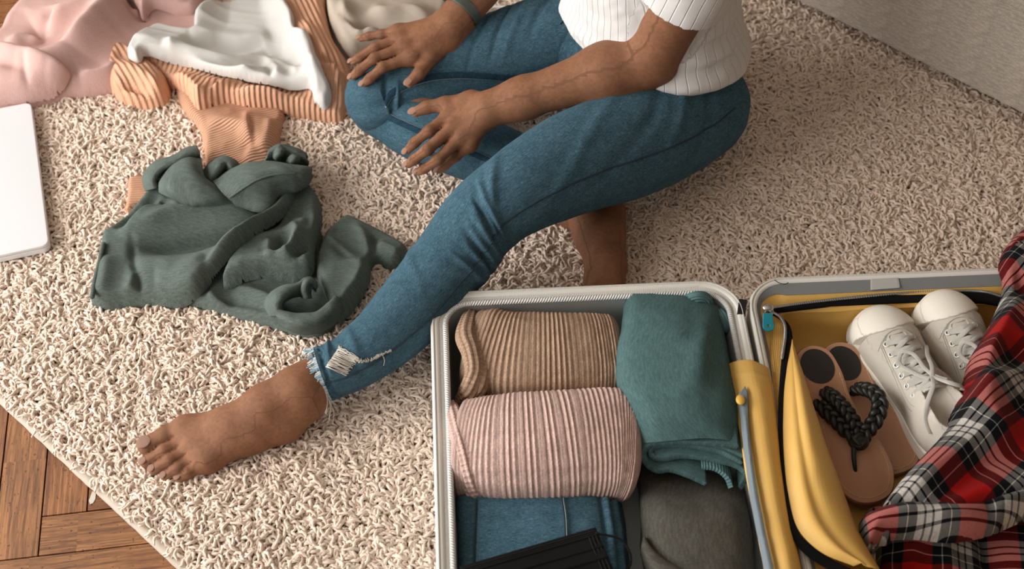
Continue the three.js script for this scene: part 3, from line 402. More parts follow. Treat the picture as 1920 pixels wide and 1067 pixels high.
  lf([[[506, 300, .06], [514, 288, .09], [519, 280, .1], [524, 274, .095]], [[514, 302, .06], [520, 292, .1], [526, 286, .104], [531, 280, .095]], [[522, 304, .055], [526, 296, .08], [531, 290, .08], [536, 286, .07]]], 24, 14, 9, .002);
  lf([[[536, 306, .06], [540, 298, .09], [546, 292, .1], [552, 288, .09]], [[545, 308, .06], [548, 302, .098], [554, 297, .102], [560, 293, .09]], [[553, 310, .055], [556, 306, .08], [560, 302, .08], [566, 299, .07]]], 24, 14, 10, .002);
  lf([[[398, 344, .06], [420, 331, .066], [445, 318, .07], [470, 311, .074], [492, 307, .076], [520, 308, .076], [550, 313, .072], [576, 317, .066], [585, 318, .06]], [[400, 342, .09], [422, 329, .1], [447, 317, .108], [471, 310, .113], [494, 306, .115], [521, 307, .115], [550, 311, .11], [574, 314, .1], [584, 316, .085]], [[410, 352, .102], [432, 342, .113], [455, 332, .12], [477, 324, .124], [498, 319, .125], [523, 316, .124], [550, 318, .118], [572, 319, .108], [584, 318, .094]], [[424, 366, .1], [446, 358, .112], [466, 348, .119], [486, 337, .122], [507, 329, .122], [529, 326, .12], [552, 325, .115], [571, 325, .105], [583, 322, .092]], [[436, 377, .092], [458, 372, .1], [479, 366, .106], [500, 358, .108], [516, 348, .108], [535, 342, .106], [554, 338, .102], [572, 334, .095], [583, 326, .085]], [[444, 384, .078], [464, 388, .082], [484, 391, .085], [505, 386, .086], [519, 369, .086], [536, 361, .086], [554, 356, .084], [572, 347, .08], [583, 330, .075]], [[446, 383, .06], [466, 386, .06], [486, 388, .06], [504, 383, .06], [518, 367, .06], [535, 359, .06], [553, 353, .06], [570, 344, .055], [582, 328, .055]]], 100, 60, 11, .003);
  part('collar_seam', wire(atL([[430, 371, .1035], [446, 360, .115], [463, 349, .1215], [484, 337, .1245], [506, 329.5, .1245], [530, 326, .1225], [552, 325.5, .117]], .12), 0.0018, 60, 8), G, t, true);
  lf([[[384, 330, .05], [392, 310, .06], [406, 297, .065], [424, 293, .065], [442, 302, .06], [454, 314, .055]], [[388, 333, .08], [396, 312, .09], [408, 299, .095], [425, 295, .095], [440, 304, .09], [448, 316, .08]], [[396, 338, .09], [405, 322, .1], [414, 310, .104], [424, 307, .1], [434, 314, .096], [440, 322, .085]], [[404, 343, .06], [412, 335, .065], [420, 328, .065], [426, 326, .065], [430, 328, .065], [434, 330, .06]]], 40, 30, 12, .006);
  // rolled cuff at the lower right
  part('cuff', loft([atL([[508, 590, .05], [500, 570, .06], [508, 552, .07], [530, 540, .075], [556, 536, .07], [572, 530, .065], [590, 536, .06]]), atL([[512, 592, .08], [505, 568, .09], [515, 551, .1], [535, 540, .1], [558, 534, .095], [574, 527, .09], [592, 534, .08]]), atL([[524, 592, .09], [520, 572, .098], [526, 560, .104], [540, 550, .1], [556, 545, .09], [568, 542, .085], [580, 548, .08]]), atL([[530, 586, .07], [527, 572, .07], [533, 564, .07], [545, 558, .065], [556, 555, .06], [566, 552, .06], [574, 555, .06]])], 50, 26, { th: 0.003, disp: (u, v, a, b) => 0.003 * fbm(a * 30, b * 30, 5) }), G, t, true);
  part('cuff', loft([atL([[512, 585, .06], [530, 596, .06], [560, 602, .06], [595, 598, .06], [622, 580, .06], [634, 566, .06]]), atL([[514, 582, .085], [534, 588, .092], [562, 592, .095], [594, 586, .095], [618, 568, .09], [630, 556, .08]]), atL([[520, 590, .095], [538, 600, .1], [564, 605, .1], [596, 600, .098], [622, 584, .092], [636, 566, .08]]), atL([[524, 606, .06], [545, 618, .06], [575, 624, .055], [605, 620, .055], [628, 604, .055], [642, 580, .055]])], 50, 26, { th: 0.003, disp: (u, v, a, b) => 0.003 * fbm(a * 26, b * 30, 9) }), G, t, true);
  part('cuff', loft([atL([[566, 556, .06], [562, 540, .07], [568, 526, .075], [582, 522, .07], [592, 530, .06]]), atL([[574, 560, .085], [570, 542, .095], [575, 530, .1], [584, 528, .095], [594, 538, .08]]), atL([[582, 560, .06], [580, 548, .07], [583, 540, .07], [588, 540, .065], [594, 546, .06]])], 30, 20, { th: 0.003 }), G, t, true);
}
// ---------- the person: one continuous body; jeans, t-shirt, band and hair are its children ----------
const person = thing('person', 'barefoot person in blue jeans and white ribbed t-shirt sitting on the rug', 'person', V(0.25, 0.03, -1.78));
const vl = (...a) => atL(a);
// joints
const J = { pelvis: V(0.25, 0.15, -1.8), shL: V(0.3, 0.545, -1.645), shR: V(0.135, 0.55, -1.94), elL: at(1222, 108, 0.27), wrL: at(920, 203, 0.19), elR: V(0.04, 0.29, -1.98), wrR: at(846, 44, 0.212), neck: V(0.21, 0.63, -1.78), head: V(0.15, 0.79, -1.745) };
// paths of the trouser legs
const legL = { pts: vl([1296, 196, .125], [1252, 232, .139], [1180, 268, .157], [1064, 311, .182], [962, 366, .19], [903, 413, .172], [848, 487, .135], [780, 572, .108], [708, 643, .096], [645, 686, .09], [600, 703, .085]), rad: [[.1, .095], [.095, .09], [.09, .088], [.081, .079], [.0665, .067], [.062, .064], [.059, .064], [.057, .06], [.048, .05], [.042, .042], [.041, .041]] };
const thighR = { pts: vl([1170, 45, .15], [1010, 82, .14], [885, 122, .125], [780, 158, .115], [712, 184, .105]), rad: [[.09, .085], [.08, .08], [.071, .073], [.066, .066], [.062, .06]] };
const calfR = { pts: vl([712, 197, .085], [790, 240, .08], [884, 274, .076], [970, 314, .068], [1040, 358, .06], [1088, 384, .055]), rad: [[.054, .052], [.058, .056], [.06, .056], [.053, .05], [.043, .042], [.039, .039]] };
{
  const limbs = [], k = 0.02;
  const chain = (path, inset) => { const r = (i) => Math.min(...path.rad[i]) - inset, f = []; for (let i = 0; i < path.pts.length - 1; i++) f.push(cap(path.pts[i], path.pts[i + 1], r(i), r(i + 1))); return f; };
  const torso = [cap(V(0.235, .16, -1.8), V(0.235, .34, -1.8), .105, .1), cap(V(0.26, .17, -1.74), V(0.255, .3, -1.75), .08, .075), cap(V(0.215, .17, -1.86), V(0.22, .3, -1.85), .08, .075), cap(V(0.245, .34, -1.8), V(0.225, .5, -1.79), .1, .1), cap(J.shL, J.shR, .055, .055), cap(V(0.22, .5, -1.79), J.neck, .08, .048), cap(J.neck, V(0.17, .74, -1.755), .047, .05)];
  const armL = [cap(J.shL, J.elL, .052, .0425), cap(J.elL, J.elL.clone().lerp(J.wrL, .28), .0425, .0435), cap(J.elL.clone().lerp(J.wrL, .28), J.elL.clone().lerp(J.wrL, .8), .0435, .0305), cap(J.elL.clone().lerp(J.wrL, .8), J.wrL, .0305, .0275)];
  const armR = [cap(J.shR, J.elR, .05, .041), cap(J.elR, J.elR.clone().lerp(J.wrR, .35), .041, .042), cap(J.elR.clone().lerp(J.wrR, .35), J.wrR, .042, .027)];
  const hd = V(J.head.x, J.head.y, J.head.z), hf = V(-0.82, -0.3, 0.49).normalize(), hs = V(0.51, 0, 0.86).normalize(), hu = new THREE.Vector3().crossVectors(hs, hf).normalize().multiplyScalar(-1); if (hu.y < 0) hu.multiplyScalar(-1);
  const hp = (f, u, s) => hd.clone().addScaledVector(hf, f).addScaledVector(hu, u).addScaledVector(hs, s), HB = [hf, hu, hs];
  const headF = near(joinS([ell(hp(-.01, .02, 0), [.095, .105, .075], HB), ell(hp(.03, -.035, 0), [.062, .075, .058], HB), cap(hp(.078, .012, 0), hp(.1, -.022, 0), .008, .012), ell(hp(.084, -.055, 0), [.012, .009, .022], HB), ell(hp(.075, -.09, 0), [.018, .014, .02], HB), ell(hp(0, -.005, .076), [.02, .03, .008], HB), ell(hp(0, -.005, -.076), [.02, .03, .008], HB), cap(hp(.076, .03, .018), hp(.07, .03, .045), .01, .008), cap(hp(.076, .03, -.018), hp(.07, .03, -.045), .01, .008), cap(hp(-.02, -.06, 0), V(0.19, .68, -1.765), .052, .048)], .018), [hd], .16);
  // hands: palm joined softly, each finger its own chain
  const seg = (pts, rs) => { const f = []; for (let i = 0; i < pts.length - 1; i++) f.push(cap(pts[i], pts[i + 1], rs[i], rs[i + 1])); return f; };
  const knuckles = [], nails = [], tips = [];
  function hand(wrist, fore, fingers, thumb, palmMid) {
    const palm = [cap(fore, wrist, .0295, .0255)];
    for (const f of fingers) palm.push(cap(wrist.clone().lerp(f.p[0], .12), f.p[0], .0185, .0118));
    palm.push(cap(wrist, thumb.p[0], .02, .0165), cap(wrist.clone().lerp(fingers[0].p[0], .3), fingers[3].p[0], .014, .011), cap(fingers[0].p[0], fingers[3].p[0], .0095, .009));
    palm.push(cap(thumb.p[0], fingers[0].p[0].clone().lerp(wrist, .25), .0145, .0095));
    const P = joinS(palm, .012), F = [...fingers, thumb].map((f) => joinS(seg(f.p, f.r), .006));
    for (const f of [...fingers, thumb]) {
      for (let i = f === thumb ? 1 : 0; i < f.p.length - 1; i++) knuckles.push([f.p[i], i ? f.r[i] * 0.95 : f.r[i] * 1.1]);
      const n = f.p.length, tip = f.p[n - 1], d = tip.clone().sub(f.p[n - 2]).normalize(), up = V(0, 1, 0).addScaledVector(V(0, 0, 1), f.lean ?? 0.25).addScaledVector(V(1, 0, 0), f.leanx ?? 0); up.addScaledVector(d, -up.dot(d)).normalize();
      nails.push({ c: tip.clone().addScaledVector(d, f.r[n - 1] * 0.35).addScaledVector(up, f.r[n - 1] * 0.86), d, up, l: f.r[n - 1] * 1.02, w: f.r[n - 1] * 0.74 }); tips.push([tip, f.r[n - 1]]);
    }
    return near((x, y, z) => { const p = P(x, y, z); let m = p; for (const f of F) m = Math.min(m, smin(p, f(x, y, z), .013)); return m; }, [fore, wrist, ...fingers.map((f) => f.p[3]), thumb.p[3]], .035);
  }
  const G = (p, r, o = {}) => ({ p, r, ...o });
  const handR = hand(J.wrR, J.wrR.clone().lerp(J.elR, .3), [G(vl([772, 108, .19], [718, 126, .187], [694, 147, .172], [683, 156, .163]), [.0108, .0088, .0078, .0068]), G(vl([760, 89, .197], [703, 109, .192], [674, 132, .172], [662, 143, .158]), [.0108, .0089, .0079, .0069]), G(vl([751, 73, .197], [704, 89, .192], [675, 107, .178], [662, 115, .165]), [.0104, .0085, .0075, .0066]), G(vl([748, 61, .192], [717, 64, .19], [692, 68, .182], [676, 72, .172]), [.0095, .0075, .0068, .006])], G(vl([838, 82, .188], [808, 108, .186], [786, 138, .182], [768, 155, .176]), [.0175, .0125, .0105, .0086]));
  const handL = hand(J.wrL, J.wrL.clone().lerp(J.elL, .22), [G(vl([845, 215, .172], [805, 245, .166], [777, 268, .148], [764, 282, .135]), [.0112, .0089, .0079, .0069]), G(vl([852, 237, .17], [802, 280, .16], [777, 299, .138], [766, 308, .126]), [.0112, .009, .008, .007]), G(vl([865, 256, .163], [822, 299, .148], [796, 316, .124], [785, 322, .114]), [.0106, .0086, .0076, .0067]), G(vl([880, 268, .152], [855, 294, .134], [834, 311, .114], [823, 319, .104]), [.0096, .0076, .0069, .006])], G(vl([885, 192, .182], [836, 195, .178], [801, 201, .172], [779, 210, .165]), [.017, .0125, .0105, .0086]));
  // feet
  const toe = (pts, rs, o) => G(vl(...pts), rs, o);
  function foot(bones, toes, nailLean, hull) {
    const P = joinS(bones, .02), F = toes.map((f) => joinS(seg(f.p, f.r), .006));
    for (const f of toes) { const n = f.p.length, tip = f.p[n - 1], d = tip.clone().sub(f.p[n - 2]).normalize(), up = V(0, 1, 0).addScaledVector(d, 0.55); up.addScaledVector(d, -up.dot(d)).normalize(); if (nailLean) nails.push({ c: tip.clone().addScaledVector(d, f.r[n - 1] * 0.08).addScaledVector(up, f.r[n - 1] * 0.97), d, up, l: f.r[n - 1] * 0.78, w: f.r[n - 1] * 0.72 }); tips.push([tip, f.r[n - 1] * 0.9]); if (f.p.length > 2) knuckles.push([f.p[n - 2], f.r[n - 2] * 0.8]); }
    return near((x, y, z) => { const p = P(x, y, z); let m = p; for (const f of F) m = Math.min(m, smin(p, f(x, y, z), .0075)); return m; }, [...toes.map((f) => f.p[f.p.length - 1]), ...hull], .05);
  }
  const c = (a, b, ra, rb) => cap(at(...a), at(...b), ra, rb);
  const footL = foot([c([650, 684, .089], [598, 706, .085], .0285, .0275), c([598, 706, .085], [560, 733, .084], .0275, .0335), c([560, 733, .084], [500, 764, .074], .034, .032), c([500, 764, .074], [430, 800, .058], .032, .025), c([565, 742, .078], [532, 793, .05], .032, .0265), c([532, 793, .05], [470, 812, .05], .0265, .027), c([470, 790, .056], [350, 806, .044], .028, .0195), c([470, 812, .05], [388, 862, .04], .027, .018), c([430, 805, .056], [368, 834, .044], .026, .0185), c([350, 806, .044], [388, 862, .039], .0175, .0165), c([574, 760, .07], [569, 764, .07], .022, .02)],
    [toe([[345, 806, .043], [310, 818, .043], [276, 836, .039]], [.0165, .0142, .0142]), toe([[352, 826, .043], [308, 846, .045], [273, 867, .034]], [.0115, .0098, .0086]), toe([[362, 840, .042], [318, 864, .043], [289, 881, .033]], [.011, .0093, .0082]), toe([[374, 855, .04], [334, 878, .04], [311, 893, .031]], [.0105, .0088, .0079]), toe([[384, 866, .038], [352, 886, .036], [337, 896, .031]], [.0105, .0088, .0079])], true, vl([650, 682, .094], [532, 793, .05]));
  const footR = foot([c([1040, 358, .06], [1100, 392, .055], .033, .033), c([1100, 392, .056], [1118, 440, .055], .034, .034), c([1092, 400, .05], [1070, 402, .045], .03, .022), c([1118, 440, .055], [1130, 500, .05], .033, .026), c([1140, 400, .05], [1145, 500, .045], .03, .022), c([1130, 495, .05], [1120, 540, .042], .024, .018), c([1140, 495, .046], [1152, 545, .04], .023, .016)],
    [toe([[1112, 525, .044], [1110, 560, .04], [1110, 585, .036]], [.016, .0142, .013]), toe([[1126, 528, .042], [1130, 575, .034]], [.011, .009]), toe([[1138, 530, .04], [1143, 572, .034]], [.0105, .0085]), toe([[1149, 530, .038], [1156, 566, .034]], [.0105, .008]), toe([[1158, 530, .036], [1166, 560, .034]], [.01, .008])], true, vl([1040, 358, .06], [1140, 400, .05]));
  const legF = [chain(legL, .018), chain(thighR, .012), chain(calfR, .01)].map((l, i) => near(joinS(l, .025), [legL, thighR, calfR][i].pts, .1));
  const armsF = [near(joinS(armL, .025), [J.shL, J.elL, J.wrL], .06), near(joinS(armR, .025), [J.shR, J.elR, J.wrR], .06)];
  const bodyParts = joinS([joinS(torso, .025), ...armsF, ...legF], .025);
  const joinHands = (x, y, z) => { let d = smin(bodyParts(x, y, z), headF(x, y, z), .02); d = smin(d, handL(x, y, z), .012); d = smin(d, handR(x, y, z), .012); d = smin(d, footL(x, y, z), .012); return smin(d, footR(x, y, z), .012); };
  const base = [0.295, 0.13, 0.066];
  const color = (x, y, z) => {
    let k = 1, pr = 0; for (const [p, r] of knuckles) { const d = Math.hypot(x - p.x, y - p.y, z - p.z) / r; if (d < 1.7) k = Math.min(k, mix(0.55, 1, sstep(0.5, 1.55, d))); }
    for (const [p, r] of tips) { const d = Math.hypot(x - p.x, y - p.y, z - p.z) / r; if (d < 1.9) pr = Math.max(pr, 1 - sstep(0.9, 1.8, d)); }
    k *= 1 + 0.07 * noise(x * 26, y * 26, z * 26) + 0.04 * noise(x * 90, y * 90, z * 90);
    return [base[0] * k * (1 + 0.16 * pr), base[1] * k * (1 + 0.24 * pr), base[2] * k * (1 + 0.3 * pr)];
  };
  const boxes = [];
  const fine = (pts, pad, cell) => { const lo = [1e9, 1e9, 1e9], hi = [-1e9, -1e9, -1e9]; for (const p of pts) [p.x, p.y, p.z].forEach((v, i) => { lo[i] = Math.min(lo[i], v - pad); hi[i] = Math.max(hi[i], v + pad); }); boxes.push([lo, hi]); return nets(joinHands, lo, hi, cell, { color }); };
  const uvSkin = undefined;
  const geos = [fine([J.wrR, ...vl([660, 145, .15], [672, 70, .175], [772, 160, .17], [840, 90, .19])], .03, .003), fine([J.wrL, ...vl([757, 300, .12], [820, 325, .1], [768, 205, .17], [880, 180, .18])], .03, .003), fine(vl([255, 850, .03], [340, 905, .03], [600, 690, .11], [540, 810, .03]), .022, .003), fine(vl([1050, 390, .06], [1175, 400, .06], [1120, 590, .035]), .03, .0035)];
  const rest = (x, y, z) => { let d = joinHands(x, y, z); for (const [lo, hi] of boxes) { const q = Math.max(lo[0] - x, x - hi[0], lo[1] - y, y - hi[1], lo[2] - z, z - hi[2]) + .012; d = Math.max(d, -q); } return d; };
  geos.unshift(nets(rest, [-.34, .02, -2.12], [.45, .93, -1.05], .0065, { color }));
  for (const n of nails) { const g = new THREE.SphereGeometry(1, 18, 12), sd = new THREE.Vector3().crossVectors(n.up, n.d), m = new THREE.Matrix4().makeBasis(sd.clone().multiplyScalar(n.w), n.up.clone().multiplyScalar(0.0016), n.d.clone().multiplyScalar(n.l)).setPosition(n.c); g.applyMatrix4(m); const cc = new Float32Array(g.attributes.position.count * 3); for (let i = 0; i < cc.length; i += 3) { cc[i] = .5; cc[i + 1] = .285; cc[i + 2] = .2; } g.setAttribute('color', new THREE.BufferAttribute(cc, 3)); geos.push(g); }
  for (const s of [1, -1]) { const g = new THREE.SphereGeometry(.0125, 16, 12); g.translate(...hp(.071, .012, s * .031).toArray()); const cc = new Float32Array(g.attributes.position.count * 3).fill(.6); g.setAttribute('color', new THREE.BufferAttribute(cc, 3)); geos.push(g); }
  part('body', geos, M.skin, person, true);
  const hairF = (x, y, z) => { const d = ell(hp(-.03, .045, 0), [.115, .105, .1], HB)(x, y, z) + .008 * noise(x * 60, y * 60, z * 60); const fx = (x - hd.x) * hf.x + (y - hd.y) * hf.y + (z - hd.z) * hf.z, fy = (x - hd.x) * hu.x + (y - hd.y) * hu.y + (z - hd.z) * hu.z; return Math.max(d, Math.min(fx - .045, -(fy - .06)) , -.2 - fy); };
  tag(part('hair', nets(hairF, [-.06, .66, -1.95], [.36, .98, -1.55], .006), M.hair, person, true), 'short dark curly hair');
}
// jeans
const wr = (list) => (t, a) => { let s = 0; for (const [t0, a0, w, da, slope, amp] of list) { let d = a - a0; while (d > Math.PI) d -= 2 * Math.PI; while (d < -Math.PI) d += 2 * Math.PI; if (Math.abs(d) > da) continue; const q = (t - t0 - slope * d) / w; if (Math.abs(q) < 3) s += amp * Math.exp(-q * q) * Math.cos(d / da * Math.PI / 2); } return s; };
const A = Math.PI / 180;
const kneeW = wr([[.475, 120 * A, .008, 1.0, .03, .005], [.5, 140 * A, .009, 1.1, .04, .006], [.525, 150 * A, .008, 1.2, .03, .0065], [.55, 160 * A, .009, 1.0, .03, .007], [.575, 165 * A, .008, .9, .02, .006], [.6, 160 * A, .009, 1.0, .0, .005], [.445, 100 * A, .01, .9, .05, .0035], [.42, 80 * A, .008, .8, .06, .003], [.63, 120 * A, .012, 1.3, -.03, .003], [.49, 130 * A, .006, 1.1, .03, -.005], [.513, 150 * A, .006, 1.1, .03, -.006], [.562, 160 * A, .006, 1.1, .03, -.005], [.655, 60 * A, .01, 1.0, .04, .0025], [.69, 80 * A, .009, 1.0, -.03, -.0025], [.86, 90 * A, .012, 1.2, .02, .003], [.89, 120 * A, .01, 1.2, -.02, -.003], [.93, 70 * A, .012, 1.4, .02, .0035], [.965, 120 * A, .009, 1.2, 0, -.003], [.3, 110 * A, .015, 1.2, .1, .003], [.22, 120 * A, .015, 1.0, .12, -.003], [.09, 130 * A, .012, .9, .08, -.005], [.13, 110 * A, .012, .9, .1, .004]]);
const thighW = wr([[.2, 70 * A, .012, 1.1, .1, -.006], [.28, 80 * A, .012, 1.2, .12, .004], [.36, 85 * A, .01, 1.0, .1, -.005], [.46, 95 * A, .012, 1.0, .12, -.003], [.55, 80 * A, .012, 1.0, .1, .003], [.1, 80 * A, .015, 1.2, .1, .005], [.92, 150 * A, .02, .7, .1, .004], [.97, 130 * A, .02, .7, .1, -.004], [1.0, 160 * A, .02, .6, .0, .005]]);
const jl = tube({ ...legL, n: 340, m: 120, cap0: true, cap1: false, disp: (t, a, L) => 1.15 * kneeW(t, a) + .0014 * fbm(L * 22, Math.cos(a) * 2.2 + 5, Math.sin(a) * 2.2) + (t > .955 ? .0016 * noise(a * 7, L * 120) : 0) });
const jt = tube({ ...thighR, n: 160, m: 100, disp: (t, a, L) => 1.5 * thighW(t, a) + .0016 * fbm(L * 20, Math.cos(a) * 2 + 9, Math.sin(a) * 2) });
const jc = tube({ ...calfR, n: 150, m: 90, cap1: false, disp: (t, a, L) => .0022 * fbm(L * 26, Math.cos(a) * 2 + 2, Math.sin(a) * 2) });
const pelvisF = joinS([ell(V(.236, .155, -1.79), [.118, .105, .15], [V(.86, 0, -.5), V(0, 1, 0), V(.5, 0, .86)]), cap(V(.268, .13, -1.7), V(.19, .13, -1.88), .095, .095), cap(V(.2, .14, -1.86), at(1010, 82, .14), .09, .075)], .04);
const hemIn = tube({ pts: [jl.surf(1, 0).add(jl.surf(1, Math.PI)).multiplyScalar(.5), legL.pts[9]], rad: [[.039, .039], [.036, .036]], n: 6, m: 60, cap0: false, cap1: false });
const jeans = part('jeans', [jl, jt, jc, nets(pelvisF, [.0, .02, -2.05], [.46, .3, -1.55], .007), hemIn], M.denim, person, true);
{
  const line = (g, t0, t1, a0, a1, off, n = 60, f = (x) => x) => Array.from({ length: n }, (_, i) => { const s = i / (n - 1); return g.surf(mix(t0, t1, s), mix(a0, a1, f(s)) * A, off); });
  const seamTube = (p, r) => wire(p, r, p.length * 3, 8);
  const tg = (geo, m, label) => tag(part('seam', geo, m, jeans, false), label);
  const bring = (gs) => { const inv = (person.updateMatrixWorld(true), jeans.matrixWorld.clone().invert()); return gs.map((g) => g.applyMatrix4(inv)); };
  part('seam', bring([seamTube(line(jl, .03, .985, 150, 148, .0002, 200), .0013)]), M.seamDark, jeans);
  part('seam', bring([seamTube(line(jl, .62, .985, 8, 4, .0004, 90), .0016)]), M.denim, jeans);
  const dash = (p, r, n) => { const c = new THREE.CatmullRomCurve3(p), o = []; for (let i = 0; i < n; i++) o.push(wire([c.getPointAt((i + .12) / n), c.getPointAt((i + .5) / n), c.getPointAt((i + .82) / n)], r, 4, 5)); return o; };
  // the place on a leg where the cloth passes the line of sight of a surveyed point
  const onLeg = (g, px, py, off) => { const A0 = at(px, py, .02), dir = at(px, py, .4).sub(A0).normalize(); let b = 1e9, bt = 0, ba = 0; const ask = (u, a, p = g.surf(u, a)) => { const v = p.clone().sub(A0), k = v.dot(dir), q = v.addScaledVector(dir, -k).length() - k * .004; if (q < b) { b = q; bt = u; ba = a; } }; g.seen ??= Array.from({ length: 61 }, (_, i) => Array.from({ length: 33 }, (_, j) => g.surf(i / 60, j / 32 * 3.3 - .08))); for (let i = 0; i <= 60; i++) for (let j = 0; j <= 32; j++) ask(i / 60, j / 32 * 3.3 - .08, g.seen[i][j]); const t0 = bt, a0 = ba; b = 1e9; for (let i = -6; i <= 6; i++) for (let j = -6; j <= 6; j++) ask(clamp(t0 + i / 400), a0 + j * .018); return g.surf(bt, ba, off); };
  const band = (g, l, w) => { const c = spline(l.map((q) => onLeg(g, q[0], q[1], .0012)), 60), e = spline(l.map((q) => onLeg(g, q[0] + q[2] * w, q[1] + q[3] * w, .0012)), 60), m = c.map((p, i) => p.clone().lerp(e[i], .5).add(V(0, .0012, 0))); return [loft([c, m, e], 80, 8, { th: .002 }), c, e]; };
  const b1 = band(jt, [[968, 152, 0, -1], [905, 148, 0, -1], [855, 146, 0, -1], [804, 152, -.1, -1], [766, 165, -.4, -.9], [736, 182, -.7, -.8], [716, 203, -1, -.4]], 11);
  const b2 = band(jc, [[722, 210, -.5, .8], [745, 222, -.4, .9], [790, 242, -.3, .9], [840, 262, -.3, .9], [900, 288, -.3, .9], [945, 308, -.3, .9]], 10);
  part('seam', bring([b1[0], b2[0]]), M.denimSeam, jeans);
  tag(part('stitching', bring([...dash(b1[1], .0006, 64), ...dash(b2[1], .0006, 44)].concat([seamTube(b1[1], .0012), seamTube(b2[1], .0012)])), M.stitch, jeans), 'pale seam stitching', null, null, 'stuff');
  // frayed hem and the ripped patch above it
  const R = rng(77), fr = [], fb = [];
  for (let i = 0; i < 320; i++) { const a = R() * 2 * Math.PI, p = jl.surf(1, a, -.0005), q = jl.surf(.985, a, 0), d = p.clone().sub(q).normalize(), l = .003 + R() * .008, s = V(R() - .5, R() - .7, R() - .5).multiplyScalar(.006); (R() < .6 ? fb : fr).push(wire([q.lerp(p, .3), p, p.clone().addScaledVector(d, l * .5).addScaledVector(s, .5), p.clone().addScaledVector(d, l).add(s)], .0006 + R() * .0006, 6, 5)); }
  for (const [a, l] of [[150, .03], [170, .026], [200, .022]]) { const p = jl.surf(1, a * A); fr.push(wire([p, p.clone().add(V(.003, -.01, .004)), p.clone().add(V(.005, -.02, l * .4)), p.clone().add(V(.004, -.026, l))], .0007, 12, 5)); }
  tag(part('frayed_hem', bring(fb), M.frayBlue, jeans), 'frayed blue hem threads', null, null, 'stuff');
  const L2 = (a, b, u) => [mix(a[0], b[0], u), mix(a[1], b[1], u)], at2 = (p, off) => onLeg(jl, p[0], p[1], off);
  for (let i = 0; i < 46; i++) { // loose weft threads across the rip
    const u = (i + R()) / 46, a = L2([634, 655], [611, 688], u), b = L2([672, 670], [646, 703], u), k = .0012 + R() * .003, w = () => (R() - .5) * 5;
    fr.push(wire([at2(a, .0004), at2(L2(a, b, .3).map((v) => v + w()), k), at2(L2(a, b, .65).map((v) => v + w()), k), at2(L2(a, b, .9 + R() * .2), .0008 + R() * .002)], .0004 + R() * .0004, 10, 5));
  }
  const slit = spline([[636, 652], [652, 664], [670, 675], [690, 676], [712, 666], [735, 656]].map((p) => V(p[0], p[1], 0)), 60);
  for (let i = 0; i < 150; i++) { const k = Math.floor(R() * 59), p = slit[k], w = mix(5, 2.5, k / 59); fr.push(wire([at2([p.x + (R() - .5) * 2, p.y - w * R()], .0004), at2([p.x + (R() - .5) * 3, p.y + (R() - .5) * 2], .0022), at2([p.x + (R() - .5) * 4, p.y + w * R()], .0008)], .0003 + R() * .0003, 5, 5)); }
  fr.push(wire([[715, 664], [719, 670], [720, 677], [719, 684]].map((p) => at2(p, .0018)), .0005, 12, 5));
  tag(part('frayed_threads', bring(fr), M.fray, jeans), 'white torn threads of the ripped patch at the ankle', null, null, 'stuff');
  const patch = loft([0, .33, .66, 1].map((u) => [0, .25, .5, .75, 1].map((v) => at2(L2(L2([636, 656], [614, 688], u), L2([668, 671], [644, 701], u), v), .0006 + .0008 * Math.sin(v * Math.PI)))), 30, 20);
  tag(part('rip', bring([patch]), M.denimSeam, jeans), 'dark gap of the rip under the loose threads');
  // waistband, button and fly edge under the shirt
  part('pocket_seam', bring([seamTube(line(jt, .02, .2, 60, 120, .001, 40), .0016), seamTube(line(jl, .02, .16, 95, 70, .001, 40), .0016)]), M.denim, jeans);
}
